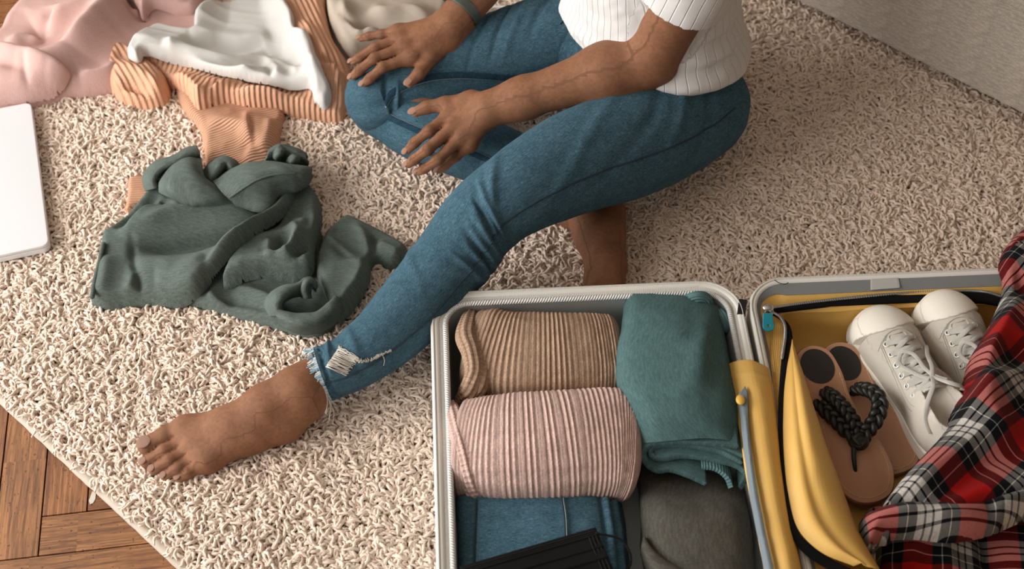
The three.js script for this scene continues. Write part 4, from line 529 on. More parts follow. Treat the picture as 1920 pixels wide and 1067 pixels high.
{ // t-shirt
  const L = V(.5, 0, .86), Fd = V(-.86, 0, .5), cx = (y) => mix(.238, .217, sstep(.15, .55, y)), cz = (y) => mix(-1.79, -1.79, y);
  const A1 = (y) => mix(mix(.18, .16, sstep(.2, .32, y)), .172, sstep(.34, .48, y)), B1 = (y) => mix(mix(.144, .128, sstep(.2, .32, y)), .12, sstep(.36, .5, y));
  const tors = (x, y, z) => { const dx = x - cx(y), dz = z - cz(y), l = dx * L.x + dz * L.z, f = dx * Fd.x + dz * Fd.z, a = A1(y), b = B1(y), ang = Math.atan2(l, f), w = .005 * fbm(ang * 2.2, y * 16, 3) * 1.2 + .008 * (1 - sstep(.24, .36, y)) * sstep(.2, .24, y) * noise(ang * 1.6, y * 46, 9); return (Math.hypot(l / a, f / b) - 1) * Math.min(a, b) - w; };
  const sl = (s, e, r0, r1) => cap(s, e, r0, r1), dirL = J.elL.clone().sub(J.shL).normalize(), dirR = J.elR.clone().sub(J.shR).normalize(), eL = J.shL.clone().addScaledVector(dirL, .158), eR = J.shR.clone().addScaledVector(dirR, .17);
  const sL = cap(J.shL, J.shL.clone().addScaledVector(dirL, .22), .068, .066), sR = cap(J.shR, J.shR.clone().addScaledVector(dirR, .2), .067, .062), iL = cap(J.shL, J.elL, .058, .062), iR = cap(J.shR, J.elR, .056, .056);
  const hemY = (x, z) => .214 + .02 * ((x - .25) * Fd.x + (z + 1.8) * Fd.z) / .13 + .006 * Math.sin(x * 40);
  const pl = (x, y, z, p, d) => (x - p.x) * d.x + (y - p.y) * d.y + (z - p.z) * d.z;
  const yoke = joinS([cap(J.shL, V(.22, .57, -1.79), .072, .078), cap(J.shR, V(.22, .57, -1.79), .07, .078)], .03);
  const tee = (x, y, z) => {
    let d = Math.max(-smin(-tors(x, y, z), y - hemY(x, z), .012), y - .52); d = smin(d, yoke(x, y, z), .05);
    const w = .0025 * noise(x * 30, y * 30, z * 30);
    const a = Math.max(sL(x, y, z) - w, pl(x, y, z, eL, dirL)), b = Math.max(sR(x, y, z) - w, pl(x, y, z, eR, dirR));
    d = smin(d, a, .03); d = smin(d, b, .03);
    const pL = pl(x, y, z, eL, dirL), pR = pl(x, y, z, eR, dirR);
    return Math.max(d, -(Math.hypot(x - .2, z + 1.775) - .075 + (y < .6 ? 1 : 0)));
  };
  const uvT = (x, y, z) => { const q = pl(x, y, z, J.shL, dirL), s1 = sL(x, y, z), t1 = tors(x, y, z); if (s1 < t1 - .006 && q > .07) { const sd = new THREE.Vector3().crossVectors(dirL, V(0, 0, 1)).normalize(), u2 = new THREE.Vector3().crossVectors(dirL, sd), dx = x - J.shL.x, dy = y - J.shL.y, dz = z - J.shL.z; return [Math.atan2(dx * sd.x + dy * sd.y + dz * sd.z, -(dx * u2.x + dy * u2.y + dz * u2.z)) * .064, q]; } const dx = x - cx(y), dz = z - cz(y); return [Math.atan2(dx * L.x + dz * L.z, dx * Fd.x + dz * Fd.z) * .16, y]; };
  const shirt = part('t_shirt', nets(tee, [.02, .13, -2.06], [.46, .68, -1.52], .0045, { uv: uvT }), M.tee, person, true);
}
{ // fitness band on the far wrist
  const d = J.elR.clone().sub(J.wrR).normalize(), c = J.wrR.clone().addScaledVector(d, .032), s = V(0, 1, 0).addScaledVector(d, -d.y).normalize(), q = new THREE.Vector3().crossVectors(d, s);
  const path = Array.from({ length: 24 }, (_, i) => { const a = i / 24 * 2 * Math.PI; return c.clone().addScaledVector(s, Math.cos(a) * .032).addScaledVector(q, Math.sin(a) * .0325); });
  const rows = [[-.0085, 0], [-.0078, .0018], [0, .0024], [.0078, .0018], [.0085, 0]].map(([o, r]) => { const p = path.map((v) => v.clone().addScaledVector(d, o).addScaledVector(v.clone().sub(c).normalize(), r)); p.push(p[0].clone()); return p; });
  const band = tag(part('wristband', loft(rows, 60, 14), M.band, person, true), 'dark olive fitness band');
  const n = s.clone().multiplyScalar(.75).addScaledVector(q, -.66).normalize(), side = new THREE.Vector3().crossVectors(d, n).normalize(), g = new THREE.BoxGeometry(.018, .006, .03, 2, 2, 2);
  g.applyMatrix4(new THREE.Matrix4().makeBasis(d, n, side).setPosition(c.clone().addScaledVector(n, .0345)));
  person.updateMatrixWorld(true); g.applyMatrix4(band.matrixWorld.clone().invert()); part('screen', g, M.screen, band);
}
// ---------- the open suitcase ----------
const CS = thing('suitcase', 'open pale grey hard-shell suitcase, one half lined in grey, the other in yellow', 'suitcase', V(-0.122, 0, -1.296), 3.2 * D);
CS.updateMatrixWorld(true);
const toCase = (x, z) => { const v = CS.worldToLocal(V(x, 0, z)); return [v.x, v.z]; };
{
  const t = CS, W = 0.463, Z = 0.7, X2 = 0.472;
  const wob = (k) => (o, y, L, s, p) => [o + k * 0.004 * s * fbm(L * 14, y * 30, 2), y + k * 0.003 * s * (1 - s) * noise(L * 18, y * 20, 4)];
  const half = (x0, first) => {
    const P = roundRect(x0, 0, x0 + W, Z, 0.06);
    part('shell', [ring(P, [[-.05, .031], [-.018, .036], [-.004, .05], [0, .07], [0, .119]]), (() => { const g = bx(x0 + .04, x0 + W - .04, .03, .033, .04, Z - .04); return g; })()], M.caseShell, t);
    part('rim', ring(P, [[0, .117], [.0012, .125], [-.001, .1295], [-.006, .131], [-.0105, .1295], [-.0118, .125], [-.0118, .117]]), M.rim, t);
    part('zip_track', ring(P, [[-.0005, .1290], [-.0012, .1318], [-.0034, .1322], [-.0045, .1306]]), M.zipTape, t);
    return P;
  };
  const P1 = half(0, true);
  part('tape', ring(P1, [[-.0105, .1285], [-.0155, .1278], [-.0185, .1255]]), M.zipTape, t);
  part('braided_cord', ring(P1, Array.from({ length: 12 }, (_, i) => { const a = i / 12 * 2 * Math.PI; return [-.0208 + .0042 * Math.cos(a), .1268 + .0042 * Math.sin(a)]; }), { closed: true }), M.cord, t);
  part('lining', [ring(P1, [[-.0225, .123], [-.0235, .115], [-.026, .1], [-.027, .085], [-.029, .07], [-.034, .055], [-.045, .042], [-.07, .037]], { fn: wob(1.4) }), bx(.05, W - .05, .034, .037, .05, Z - .05)], M.lining, t);
  const P2 = half(X2);
  part('border_tape', ring(P2, [[-.0105, .1288], [-.019, .1275], [-.03, .124]], { fn: (o, y, L, s, p) => [-.0105 + (o + .0105) * mix(1, .32, clamp(-p[2])), y] }), M.greyTape, t);
  part('lining', [ring(P2, [[-.03, .1235], [-.04, .114], [-.05, .106]], { fn: (o, y, L, s, p) => { const k = clamp(-p[2]), q = mix(-.03, -.0165, k); return [mix(q, -.05, (o + .03) / -.02) + .0015 * s * noise(L * 20, 3), y]; } }), ring(P2, [[-.046, .112], [-.046, .1], [-.049, .085], [-.054, .07], [-.06, .055], [-.075, .043], [-.1, .039]], { fn: wob(3) }), bx(X2 + .08, X2 + W - .08, .035, .039, .08, Z - .08)], M.yellow, t);
  const wp = (n, g, m, l) => { const o = part(n, g, m, t, true); if (l) o.userData.label = l; return o; };
  wp('velcro_tab', loft([atL([[1632, 524, .1292], [1684, 521, .1292]]), atL([[1632, 540, .127], [1687, 536, .127]]), atL([[1632, 544, .1265], [1687, 540, .1265]])], 12, 6, { th: .0008 }), M.velcro, 'pale grey tab on the border');
  // zipped divider: zip along the far side, turning the corner and running towards the viewer
  const far = [[1436, 580, .12], [1480, 572, .12], [1560, 562, .12], [1650, 553, .12], [1740, 546, .12], [1810, 545, .12], [1850, 548, .12], [1878, 556, .12]];
  wp('zip_teeth', tube({ pts: atL(far), rad: .0022, n: 420, m: 8, disp: (t_, a, L) => .0006 * Math.cos(L * 2 * Math.PI / .0026) }), M.zipTeeth);
  wp('zip_tape', loft([atL(far.map((p) => [p[0], p[1], .1192])), atL([[1436, 585, .1175], [1480, 581, .117], [1560, 572, .115], [1650, 568, .113], [1740, 566, .112], [1810, 566, .112], [1850, 567, .112], [1878, 572, .112]]), atL([[1440, 592, .104], [1480, 584, .104], [1560, 577, .1], [1650, 571, .1], [1740, 569, .1], [1810, 569, .1], [1850, 570, .1], [1878, 575, .1]])], 60, 10, { th: .001 }), M.black);
  wp('slider', [(() => { const g = new THREE.SphereGeometry(.0085, 20, 14); g.scale(1.05, .55, .8); const p = at(1440, 577, .13); g.translate(p.x, p.y, p.z); return g; })(), wire(atL([[1434, 584, .125], [1438, 592, .127], [1446, 592, .127], [1449, 583, .125]]), .0016, 20, 8)], M.metal);
  { const s = new THREE.Shape(); s.moveTo(-.006, .0125); s.lineTo(.006, .0125); s.lineTo(.0068, -.004); s.absarc(0, -.006, .0078, 0.2, Math.PI - 0.2, true); s.lineTo(-.006, .0125); const hole = new THREE.Path(); hole.absarc(0, -.0065, .0028, 0, 2 * Math.PI); s.holes.push(hole); const g = new THREE.ExtrudeGeometry(s, { depth: .002, bevelEnabled: true, bevelSize: .0008, bevelThickness: .0008, bevelSegments: 3, curveSegments: 16 }); g.rotateX(-Math.PI / 2 + .35); const p = at(1440, 604, .135); g.translate(p.x, p.y, p.z); wp('zip_pull', g, M.puller, 'teal zip pull with a hole'); }
  const side = [[1445, 584, .125], [1462, 594, .126], [1471, 610, .128], [1472, 630, .13], [1469, 652, .133], [1466, 672, .136]];
  wp('zip_teeth', tube({ pts: atL(side), rad: .0022, n: 150, m: 8, disp: (t_, a, L) => .0006 * Math.cos(L * 2 * Math.PI / .0026) }), M.zipTeeth);
  const tapeL = [[1446, 590, 0.124], [1464, 602, 0.125], [1472, 625, 0.127], [1466, 665, 0.131], [1462, 710, 0.136], [1459, 760, 0.138], [1460, 830, 0.14], [1466, 900, 0.142], [1474, 960, 0.143], [1486, 1010, 0.143], [1510, 1040, 0.141], [1560, 1072, 0.136], [1620, 1100, 0.136]];
  const tapeR = [[1456, 588, 0.122], [1478, 606, 0.124], [1486, 630, 0.126], [1480, 668, 0.1316], [1472, 712, 0.137], [1468, 762, 0.139], [1469, 830, 0.141], [1475, 900, 0.143], [1483, 955, 0.144], [1497, 998, 0.144], [1520, 1022, 0.142], [1566, 1052, 0.138], [1626, 1080, 0.136]];
  wp('divider_tape', loft([atL(tapeL), atL(tapeL.map((p, i) => [(p[0] + tapeR[i][0]) / 2, (p[1] + tapeR[i][1]) / 2, p[2] + .002])), atL(tapeR)], 90, 8, { th: .001 }), M.black, 'black zip tape edging the divider');
  wp('mesh_panel', loft([atL([[1438, 606, 0.1092], [1438, 660, 0.122], [1445, 720, 0.128], [1456, 800, 0.128], [1466, 880, 0.128], [1478, 960, 0.128], [1492, 1040, 0.128]]), atL([[1452, 600, 0.112], [1452, 660, 0.125], [1455, 720, 0.131], [1459, 800, 0.132], [1467, 880, 0.132], [1478, 960, 0.132], [1496, 1030, 0.132]]), atL([[1468, 606, 0.1162], [1470, 640, 0.124], [1466, 700, 0.134], [1461, 780, 0.137], [1464, 870, 0.14], [1475, 955, 0.142], [1500, 1025, 0.141]])], 60, 12, { th: .001, disp: (u, v, a, b) => .001 * fbm(a * 20, b * 20) }), M.yellowMesh, 'yellow perforated panel');
  wp('divider_panel', loft([atL([[1480, 628, 0.1206], [1472, 700, 0.136], [1468, 770, 0.139], [1470, 850, 0.141], [1478, 930, 0.143], [1498, 995, 0.144], [1540, 1036, 0.143], [1600, 1062, 0.142]]), atL([[1486, 640, 0.13], [1492, 710, 0.15], [1498, 780, 0.156], [1506, 850, 0.159], [1518, 920, 0.16], [1540, 980, 0.159], [1575, 1025, 0.156], [1620, 1056, 0.152]]), atL([[1492, 655, 0.123], [1514, 730, 0.138], [1532, 800, 0.146], [1548, 860, 0.15], [1564, 920, 0.15], [1590, 980, 0.148], [1615, 1025, 0.146], [1645, 1066, 0.144]]), atL([[1494, 672, 0.1044], [1520, 748, 0.114], [1543, 815, 0.118], [1562, 868, 0.12], [1582, 922, 0.121], [1606, 985, 0.121], [1632, 1035, 0.121], [1662, 1085, 0.121]]), atL([[1488, 690, 0.06], [1512, 762, 0.06], [1536, 828, 0.06], [1556, 880, 0.06], [1576, 932, 0.06], [1600, 992, 0.06], [1626, 1045, 0.06], [1660, 1095, 0.06]])], 90, 50, { th: .0012, disp: (u, v, a, b) => .0022 * fbm(a * 9, b * 14, 3) + .004 * Math.exp(-(((v - .33) / .1) ** 2)) * Math.sin(u * 5) - .005 * Math.exp(-(((v - .2 - .12 * u) / .06) ** 2)) * Math.sin(u * Math.PI) }), M.yellow, 'yellow ripstop divider folded back');
  wp('hinge_flap', loft([atL([[1366, 681, 0.13], [1374, 730, 0.13], [1385, 800, 0.132], [1396, 880, 0.132], [1412, 970, 0.132], [1432, 1067, 0.132], [1440, 1110, 0.132]]), atL([[1384, 676, 0.144], [1398, 730, 0.146], [1408, 800, 0.147], [1420, 880, 0.148], [1437, 970, 0.148], [1458, 1067, 0.148], [1466, 1110, 0.148]]), atL([[1408, 674, 0.148], [1424, 730, 0.152], [1434, 800, 0.153], [1446, 880, 0.153], [1462, 970, 0.153], [1482, 1067, 0.153], [1490, 1110, 0.153]]), atL([[1440, 690, 0.135], [1450, 740, 0.137], [1458, 800, 0.138], [1468, 880, 0.138], [1482, 970, 0.138], [1502, 1067, 0.138], [1510, 1110, 0.138]]), atL([[1436, 694, 0.118], [1446, 745, 0.118], [1454, 805, 0.118], [1463, 885, 0.118], [1477, 975, 0.118], [1496, 1070, 0.118], [1504, 1115, 0.118]])], 90, 36, { th: .0012, disp: (u, v, a, b) => .0018 * fbm(a * 12, b * 22, 6) + .0016 * Math.exp(-(((u - .07) / .006) ** 2)) }), M.yellow, 'yellow fabric flap over the hinge');
  wp('strap', loft([atL([[1381, 742, 0.144], [1388, 790, 0.146], [1396, 860, 0.147], [1406, 930, 0.147], [1421, 1010, 0.147], [1438, 1090, 0.147]]), atL([[1386, 738, 0.152], [1396, 790, 0.154], [1404, 860, 0.155], [1414, 930, 0.155], [1430, 1010, 0.155], [1447, 1090, 0.155]]), atL([[1397, 724, 0.15], [1401, 735, 0.152], [1404, 790, 0.153], [1411, 860, 0.154], [1422, 930, 0.154], [1438, 1010, 0.154], [1456, 1090, 0.154]])], 110, 14, { th: .0012, disp: (u, v, a, b) => .0012 * fbm(a * 26, b * 30, 11) }), M.greyStrap, 'blue-grey strap');
  { const g = new THREE.SphereGeometry(.0082, 22, 12); g.scale(.78, .45, 1); const p = at(1388, 750, .156); g.translate(p.x, p.y, p.z); wp('snap_button', g, M.button, 'yellow snap button'); }
  { const g = bx(-.006, .006, -.004, .004, -.014, .014); const p = at(1391, 578, .128); g.rotateY(-.2); g.translate(p.x, p.y, p.z); wp('hinge', g, M.hinge, 'black hinge clip'); }
  wp('loose_thread', wire(atL([[1452, 525, .134], [1462, 531, .136], [1472, 533, .134], [1478, 530, .132]], .13), .0006, 24, 5), M.dark);
}
// ---------- what is packed ----------
const pw = (t, n, g, m, l) => { const o = part(n, g, m, t, true); if (l) o.userData.label = l; return o; };
{
  const t = thing('folded_sweater', 'tan ribbed knit sweater folded at the far end of the grey-lined half', 'sweater', at(1010, 670, .04));
  pw(t, 'roll', tube({ pts: atL([[893, 664, .088], [960, 672, .094], [1030, 674, .095], [1100, 672, .094], [1146, 672, .09]]), rad: [[.07, .047], [.074, .05], [.073, .052], [.072, .05], [.07, .047]], n: 380, m: 120, sq: 2.5, cap0: .35, cap1: .4, disp: (u, a, L) => .0006 * Math.cos(L * 2 * Math.PI / .0066) + .0035 * fbm(L * 12, Math.cos(a) * 1.6, Math.sin(a) * 1.6 + 4) + .003 * Math.exp(-(((u - .08) / .05) ** 2)) }), M.tan);
  pw(t, 'fold', tube({ pts: atL([[884, 588, .105], [878, 606, .12], [874, 634, .13], [884, 664, .132], [889, 700, .126], [880, 730, .112], [868, 752, .09]]), rad: [[.009, .009], [.0135, .0135], [.015, .015], [.0135, .014], [.013, .014], [.014, .014], [.012, .012]], n: 90, m: 56, disp: (u, a, L) => .0011 * Math.cos(a * 9) }), M.tan);
  pw(t, 'fold', tube({ pts: atL([[896, 600, .1], [893, 640, .118], [898, 680, .12], [894, 720, .112], [884, 748, .09]]), rad: [.012, .018, .018, .018, .012], n: 80, m: 56, disp: (u, a, L) => .0011 * Math.cos(a * 11) }), M.tan);
}
{
  const t = thing('folded_sweater', 'pale pink ribbed knit sweater folded in the middle of the grey-lined half', 'sweater', at(1020, 840, .04));
  pw(t, 'roll', tube({ pts: atL([[872, 842, .093], [930, 842, .1], [1010, 838, .104], [1090, 832, .103], [1150, 832, .098], [1176, 836, .094]]), rad: [[.073, .052], [.079, .056], [.081, .057], [.081, .056], [.083, .053], [.083, .05]], n: 420, m: 120, sq: 2.4, cap0: .3, cap1: .35, disp: (u, a, L) => .0006 * Math.cos(L * 2 * Math.PI / .0063) + .004 * fbm(L * 10 + 3, Math.cos(a) * 1.6, Math.sin(a) * 1.6 + 8) }), M.pinkKnit);
  pw(t, 'fold', tube({ pts: atL([[846, 764, .108], [852, 782, .122], [862, 820, .132], [872, 856, .132], [880, 890, .122], [888, 918, .104], [896, 934, .088]]), rad: [[.009, .011], [.012, .013], [.0125, .014], [.0115, .014], [.0115, .014], [.012, .013], [.01, .01]], n: 90, m: 60, disp: (u, a, L) => .0011 * Math.cos(a * 9) }), M.pinkKnit);
  pw(t, 'fold', tube({ pts: atL([[844, 772, .09], [848, 810, .098], [856, 846, .098], [862, 884, .09], [866, 922, .075]]), rad: [.009, .012, .012, .0115, .011], n: 80, m: 50, disp: (u, a, L) => .0011 * Math.cos(a * 8) }), M.pinkKnit);
}
{
  const t = thing('folded_sweatshirt', 'teal green sweatshirt folded beside the two sweaters against the yellow flap', 'sweatshirt', at(1280, 700, .04));
  pw(t, 'body', loft([atL([[1178, 566, .08], [1172, 620, .08], [1170, 700, .08], [1188, 780, .08], [1202, 830, .08]]), atL([[1170, 556, .112], [1167, 612, .125], [1158, 660, .13], [1160, 720, .13], [1184, 785, .13], [1200, 832, .122]]), atL([[1184, 549, .132], [1186, 612, .147], [1178, 660, .152], [1184, 720, .154], [1205, 785, .152], [1218, 830, .14]]), atL([[1230, 548, .138], [1240, 620, .162], [1246, 700, .168], [1254, 780, .164], [1262, 826, .148]]), atL([[1290, 555, .138], [1300, 630, .164], [1312, 710, .168], [1322, 780, .164], [1330, 822, .148]]), atL([[1332, 568, .13], [1346, 640, .148], [1360, 720, .15], [1372, 790, .148], [1380, 830, .138]]), atL([[1350, 576, .108], [1362, 640, .12], [1376, 720, .124], [1388, 790, .122], [1393, 840, .118]]), atL([[1350, 584, .075], [1362, 650, .075], [1374, 730, .075], [1384, 800, .075], [1390, 846, .075]])], 110, 90, { disp: (u, v, a, b) => .004 * fbm(a * 11, b * 13, 2) + .0012 * fbm(a * 40, b * 40, 5) + .006 * Math.exp(-(((v - .62 + .25 * (u - .4)) / .05) ** 2)) * Math.exp(-(((u - .42) / .25) ** 2)) - .005 * Math.exp(-(((v - .7 + .25 * (u - .4)) / .05) ** 2)) * Math.exp(-(((u - .45) / .25) ** 2)) }), M.teal);
  const rb = (l, d, m = M.teal, th = .0065) => pw(t, 'fold', (() => { const a = atL(l), off = V(0, -.004, -d), q = V(0, -.0035, .001); return loft([a.map((p) => p.clone().add(off)), a.map((p) => p.clone().addScaledVector(off, .3)), a], 100, 12, { th, disp: (u, v, x, y) => .0015 * fbm(x * 26, y * 26, 3) }); })(), m);
  rb([[1386, 836, .142], [1320, 830, .144], [1256, 829, .142], [1218, 834, .135], [1202, 852, .124], [1210, 874, .112], [1232, 888, .106], [1256, 886, .106], [1290, 897, .105], [1322, 912, .1]], .055, M.teal, .008);
  rb([[1393, 868, .126], [1356, 847, .132], [1304, 836, .135], [1256, 833, .134], [1226, 838, .13], [1216, 850, .123], [1224, 862, .117], [1244, 865, .117], [1282, 860, .12], [1336, 868, .117], [1384, 882, .112], [1395, 896, .108], [1384, 914, .1]], .05, M.teal, .008);
  rb([[1312, 833, .136], [1345, 842, .131], [1382, 856, .126], [1394, 862, .124]], .04, M.teal, .007);
  rb([[1316, 880, .112], [1340, 884, .111], [1358, 898, .107], [1366, 917, .1]], .045, M.tealRib, .007);
  pw(t, 'cuff', tube({ pts: atL([[1290, 566, .125], [1306, 560, .132], [1320, 562, .128], [1326, 572, .118]]), rad: [.011, .011, .011, .01], n: 40, m: 60, disp: (u, a) => .0009 * Math.cos(a * 14) }), M.tealRib);
  pw(t, 'cuff', tube({ pts: atL([[1352, 592, .112], [1358, 600, .116], [1362, 612, .112]]), rad: [.011, .011, .01], n: 30, m: 60, disp: (u, a) => .0009 * Math.cos(a * 14) }), M.tealRib);
}
{
  const t = thing('folded_trousers', 'dark grey trousers folded below the teal sweatshirt', 'trousers', at(1300, 980, .04));
  pw(t, 'body', loft([atL([[1196, 876, .05], [1199, 920, .05], [1202, 960, .05], [1204, 1030, .05], [1210, 1110, .05]]), atL([[1202, 874, .06], [1205, 912, .075], [1209, 955, .09], [1212, 1030, .09], [1220, 1110, .09]]), atL([[1230, 872, .07], [1236, 915, .088], [1241, 965, .113], [1242, 1030, .113], [1250, 1110, .11]]), atL([[1300, 880, .07], [1306, 922, .09], [1311, 975, .12], [1316, 1040, .12], [1320, 1110, .115]]), atL([[1366, 890, .07], [1372, 930, .088], [1379, 975, .112], [1386, 1040, .11], [1392, 1110, .106]]), atL([[1394, 898, .06], [1398, 935, .07], [1403, 975, .084], [1410, 1040, .082], [1416, 1110, .08]]), atL([[1396, 900, .05], [1400, 940, .05], [1404, 980, .05], [1412, 1040, .05], [1418, 1110, .05]])], 80, 70, { disp: (u, v, a, b) => .004 * fbm(a * 9, b * 9, 7) + .001 * fbm(a * 40, b * 40) }), M.grey);
  pw(t, 'waistband', loft([atL([[1204, 1012, .08], [1216, 1036, .08], [1240, 1056, .08], [1275, 1078, .08]]), atL([[1207, 1008, .105], [1222, 1032, .117], [1248, 1054, .119], [1284, 1076, .119]]), atL([[1205, 1022, .108], [1216, 1046, .118], [1236, 1070, .12], [1262, 1098, .12]]), atL([[1203, 1040, .08], [1212, 1066, .085], [1226, 1090, .085], [1244, 1112, .085]])], 40, 20, { th: .002 }), M.grey);
}
{
  const t = thing('folded_jeans', 'blue jeans folded at the near end of the grey-lined half under a black face mask', 'jeans', at(1010, 1000, .04));
  const body = loft([atL([[856, 930, .05], [860, 1000, .05], [864, 1120, .05]]), atL([[852, 932, .085], [856, 1000, .088], [860, 1120, .088]]), atL([[866, 930, .1], [870, 1000, .104], [874, 1120, .104]]), atL([[950, 924, .104], [955, 1000, .112], [960, 1120, .112]]), atL([[1050, 924, .104], [1056, 1000, .113], [1062, 1120, .112]]), atL([[1110, 928, .1], [1120, 1000, .108], [1126, 1120, .106]]), atL([[1150, 938, .088], [1160, 1005, .092], [1170, 1120, .09]]), atL([[1166, 944, .05], [1176, 1010, .05], [1184, 1120, .05]])], 80, 110, { disp: (u, v, a, b) => .003 * fbm(a * 14, b * 14, 4) + .0045 * Math.exp(-(((v - .8) / .022) ** 2)) - .004 * Math.exp(-(((v - .765) / .014) ** 2)) + .004 * Math.exp(-(((v - .87) / .02) ** 2)) - .004 * Math.exp(-(((v - .84) / .012) ** 2)) });
  pw(t, 'body', body, M.denimDark);
  for (const x of [[[1053, 934, .108], [1058, 970, .1135], [1060, 1020, .1155], [1062, 1070, .1155]], [[893, 938, .106], [891, 980, .1085], [889, 1030, .109], [889, 1080, .109]]]) pw(t, 'seam', wire(atL(x), .0014, 40, 8), M.seamDark);
  pw(t, 'stitching', wire(atL([[1056, 934, .1085], [1061, 970, .114], [1063, 1020, .116], [1065, 1070, .116]]), .0006, 40, 6), M.stitch);
}
{
  const t = thing('face_mask', 'black pleated face mask lying on the folded jeans', 'face mask', at(1020, 1050, .12)), Y = .127;
  const tl = [862, 1064], tr = [1117, 990], br = [1152, 1072], bl = [880, 1150], q = (u, v, h) => [mix(mix(tl[0], tr[0], u), mix(bl[0], br[0], u), v), mix(mix(tl[1], tr[1], u), mix(bl[1], br[1], u), v), h];
  const rows = [[0, 0], [.01, .003], [.16, .004], [.175, .001], [.2, .0035], [.42, .006], [.43, .002], [.46, .005], [.66, .007], [.67, .003], [.7, .005], [.98, .004], [1, 0]].map(([v, h]) => atL(Array.from({ length: 9 }, (_, i) => q(i / 8, v, Y + h + .002 * Math.sin(i * .8)))));
  pw(t, 'panel', loft(rows, 60, 90, { th: .0012, linear: true }), M.black);
  const stitches = []; for (const v of [.05, .09, .13]) for (let i = 1; i < 74; i++) stitches.push(wire(atL([q(i / 75, v, Y + .0052 + .002 * Math.sin(i / 75 * 6.4)), q((i + .5) / 75, v, Y + .0052 + .002 * Math.sin(i / 75 * 6.4))]), .0006, 2, 4));
  for (const u of [.93, .955, .98]) for (let i = 1; i < 40; i++) stitches.push(wire(atL([q(u, .14 + i / 48, Y + .0062), q(u, .14 + (i + .5) / 48, Y + .0062)]), .0006, 2, 4));
  tag(pw(t, 'stitching', stitches, M.elastic), 'embossed seam dots', null, null, 'stuff');
  pw(t, 'ear_loop', wire(atL([[1118, 1000, .131], [1140, 1004, .127], [1164, 1012, .12], [1180, 1034, .113], [1182, 1058, .11], [1168, 1072, .113], [1152, 1078, .125]]), .0017, 60, 8), M.elastic);
}
// sandals: thong sandals with braided straps
function sandal(label, heel, toe, side) {
  const t = thing('sandal', label, 'sandal', heel.clone(), 0, 'pair of brown thong sandals');
  const d = toe.clone().sub(heel), len = d.length(); d.normalize(); const z = new THREE.Vector3().crossVectors(d, V(0, 1, 0)).normalize(), y = new THREE.Vector3().crossVectors(z, d); t.quaternion.setFromRotationMatrix(new THREE.Matrix4().makeBasis(d, y, z));
  const O = [[0, 0], [.012, .024], [.045, .031], [.1, .029], [.15, .036], [.19, .044], [.225, .041], [.248, .025], [.255, 0], [.248, -.026], [.22, -.042], [.18, -.043], [.14, -.034], [.095, -.028], [.045, -.031], [.012, -.024]].map(([a, b]) => V(a * len / .255, b * 1.02, 0));
  const sh = (k) => { const s = new THREE.Shape(); new THREE.CatmullRomCurve3(O, true, 'centripetal').getSpacedPoints(120).forEach((p, i) => { const X = len / 2 + (p.x - len / 2) * k; i ? s.lineTo(X, p.y * (k < 1 ? k * .985 : 1)) : s.moveTo(X, p.y * (k < 1 ? k * .985 : 1)); }); return s; };
  const ex = (k, h, y0, b) => { const g = new THREE.ExtrudeGeometry(sh(k), { depth: h, bevelEnabled: true, bevelSize: b, bevelThickness: b, bevelSegments: 3, steps: 1 }); g.rotateX(Math.PI / 2); g.translate(0, y0 + h, 0); return g; };
  part('sole', ex(.985, .009, .001, .0015), M.leatherEdge, t);
  part('insole', ex(.975, .0028, .0105, .0012), M.leather, t);
  const pad = new THREE.CylinderGeometry(.0245, .0245, .0012, 40); pad.scale(1.15, 1, 1); pad.translate(.036, .0146, 0); tag(part('heel_pad', pad, M.heelPad, t), 'black round heel pad');
  const st = new THREE.CatmullRomCurve3(O.map((p) => V(len / 2 + (p.x - len / 2) * .93, .0146, p.y * .86)), true, 'centripetal'), L = st.getLength(), N = Math.round(L / .0048), ss = [];
  for (let i = 0; i < N; i++) { const a = st.getPointAt(i / N); if (a.x < .055) continue; ss.push(wire([a, st.getPointAt((i + .62) / N)], .0007, 2, 5)); }
  tag(part('stitching', ss, M.thread, t), 'tan edge stitching', null, null, 'stuff');
  return t;
}
function braid(ctrl, r, turns) {                    // three strands round a path
  const c = new THREE.CatmullRomCurve3(ctrl, false, 'centripetal'), out = [], n = 140;
  for (let s = 0; s < 3; s++) { const p = []; for (let i = 0; i <= n; i++) { const t = i / n, T = c.getTangentAt(t), S = new THREE.Vector3().crossVectors(T, V(0, 1, 0)).normalize(), U = new THREE.Vector3().crossVectors(S, T), a = t * turns * 2 * Math.PI + s * 2 * Math.PI / 3; p.push(c.getPointAt(t).addScaledVector(S, Math.sin(a) * r * .95).addScaledVector(U, Math.sin(2 * a) * r * .45)); } out.push(tube({ pts: p, rad: r * .62, n: 260, m: 10 })); }
  return out;
}
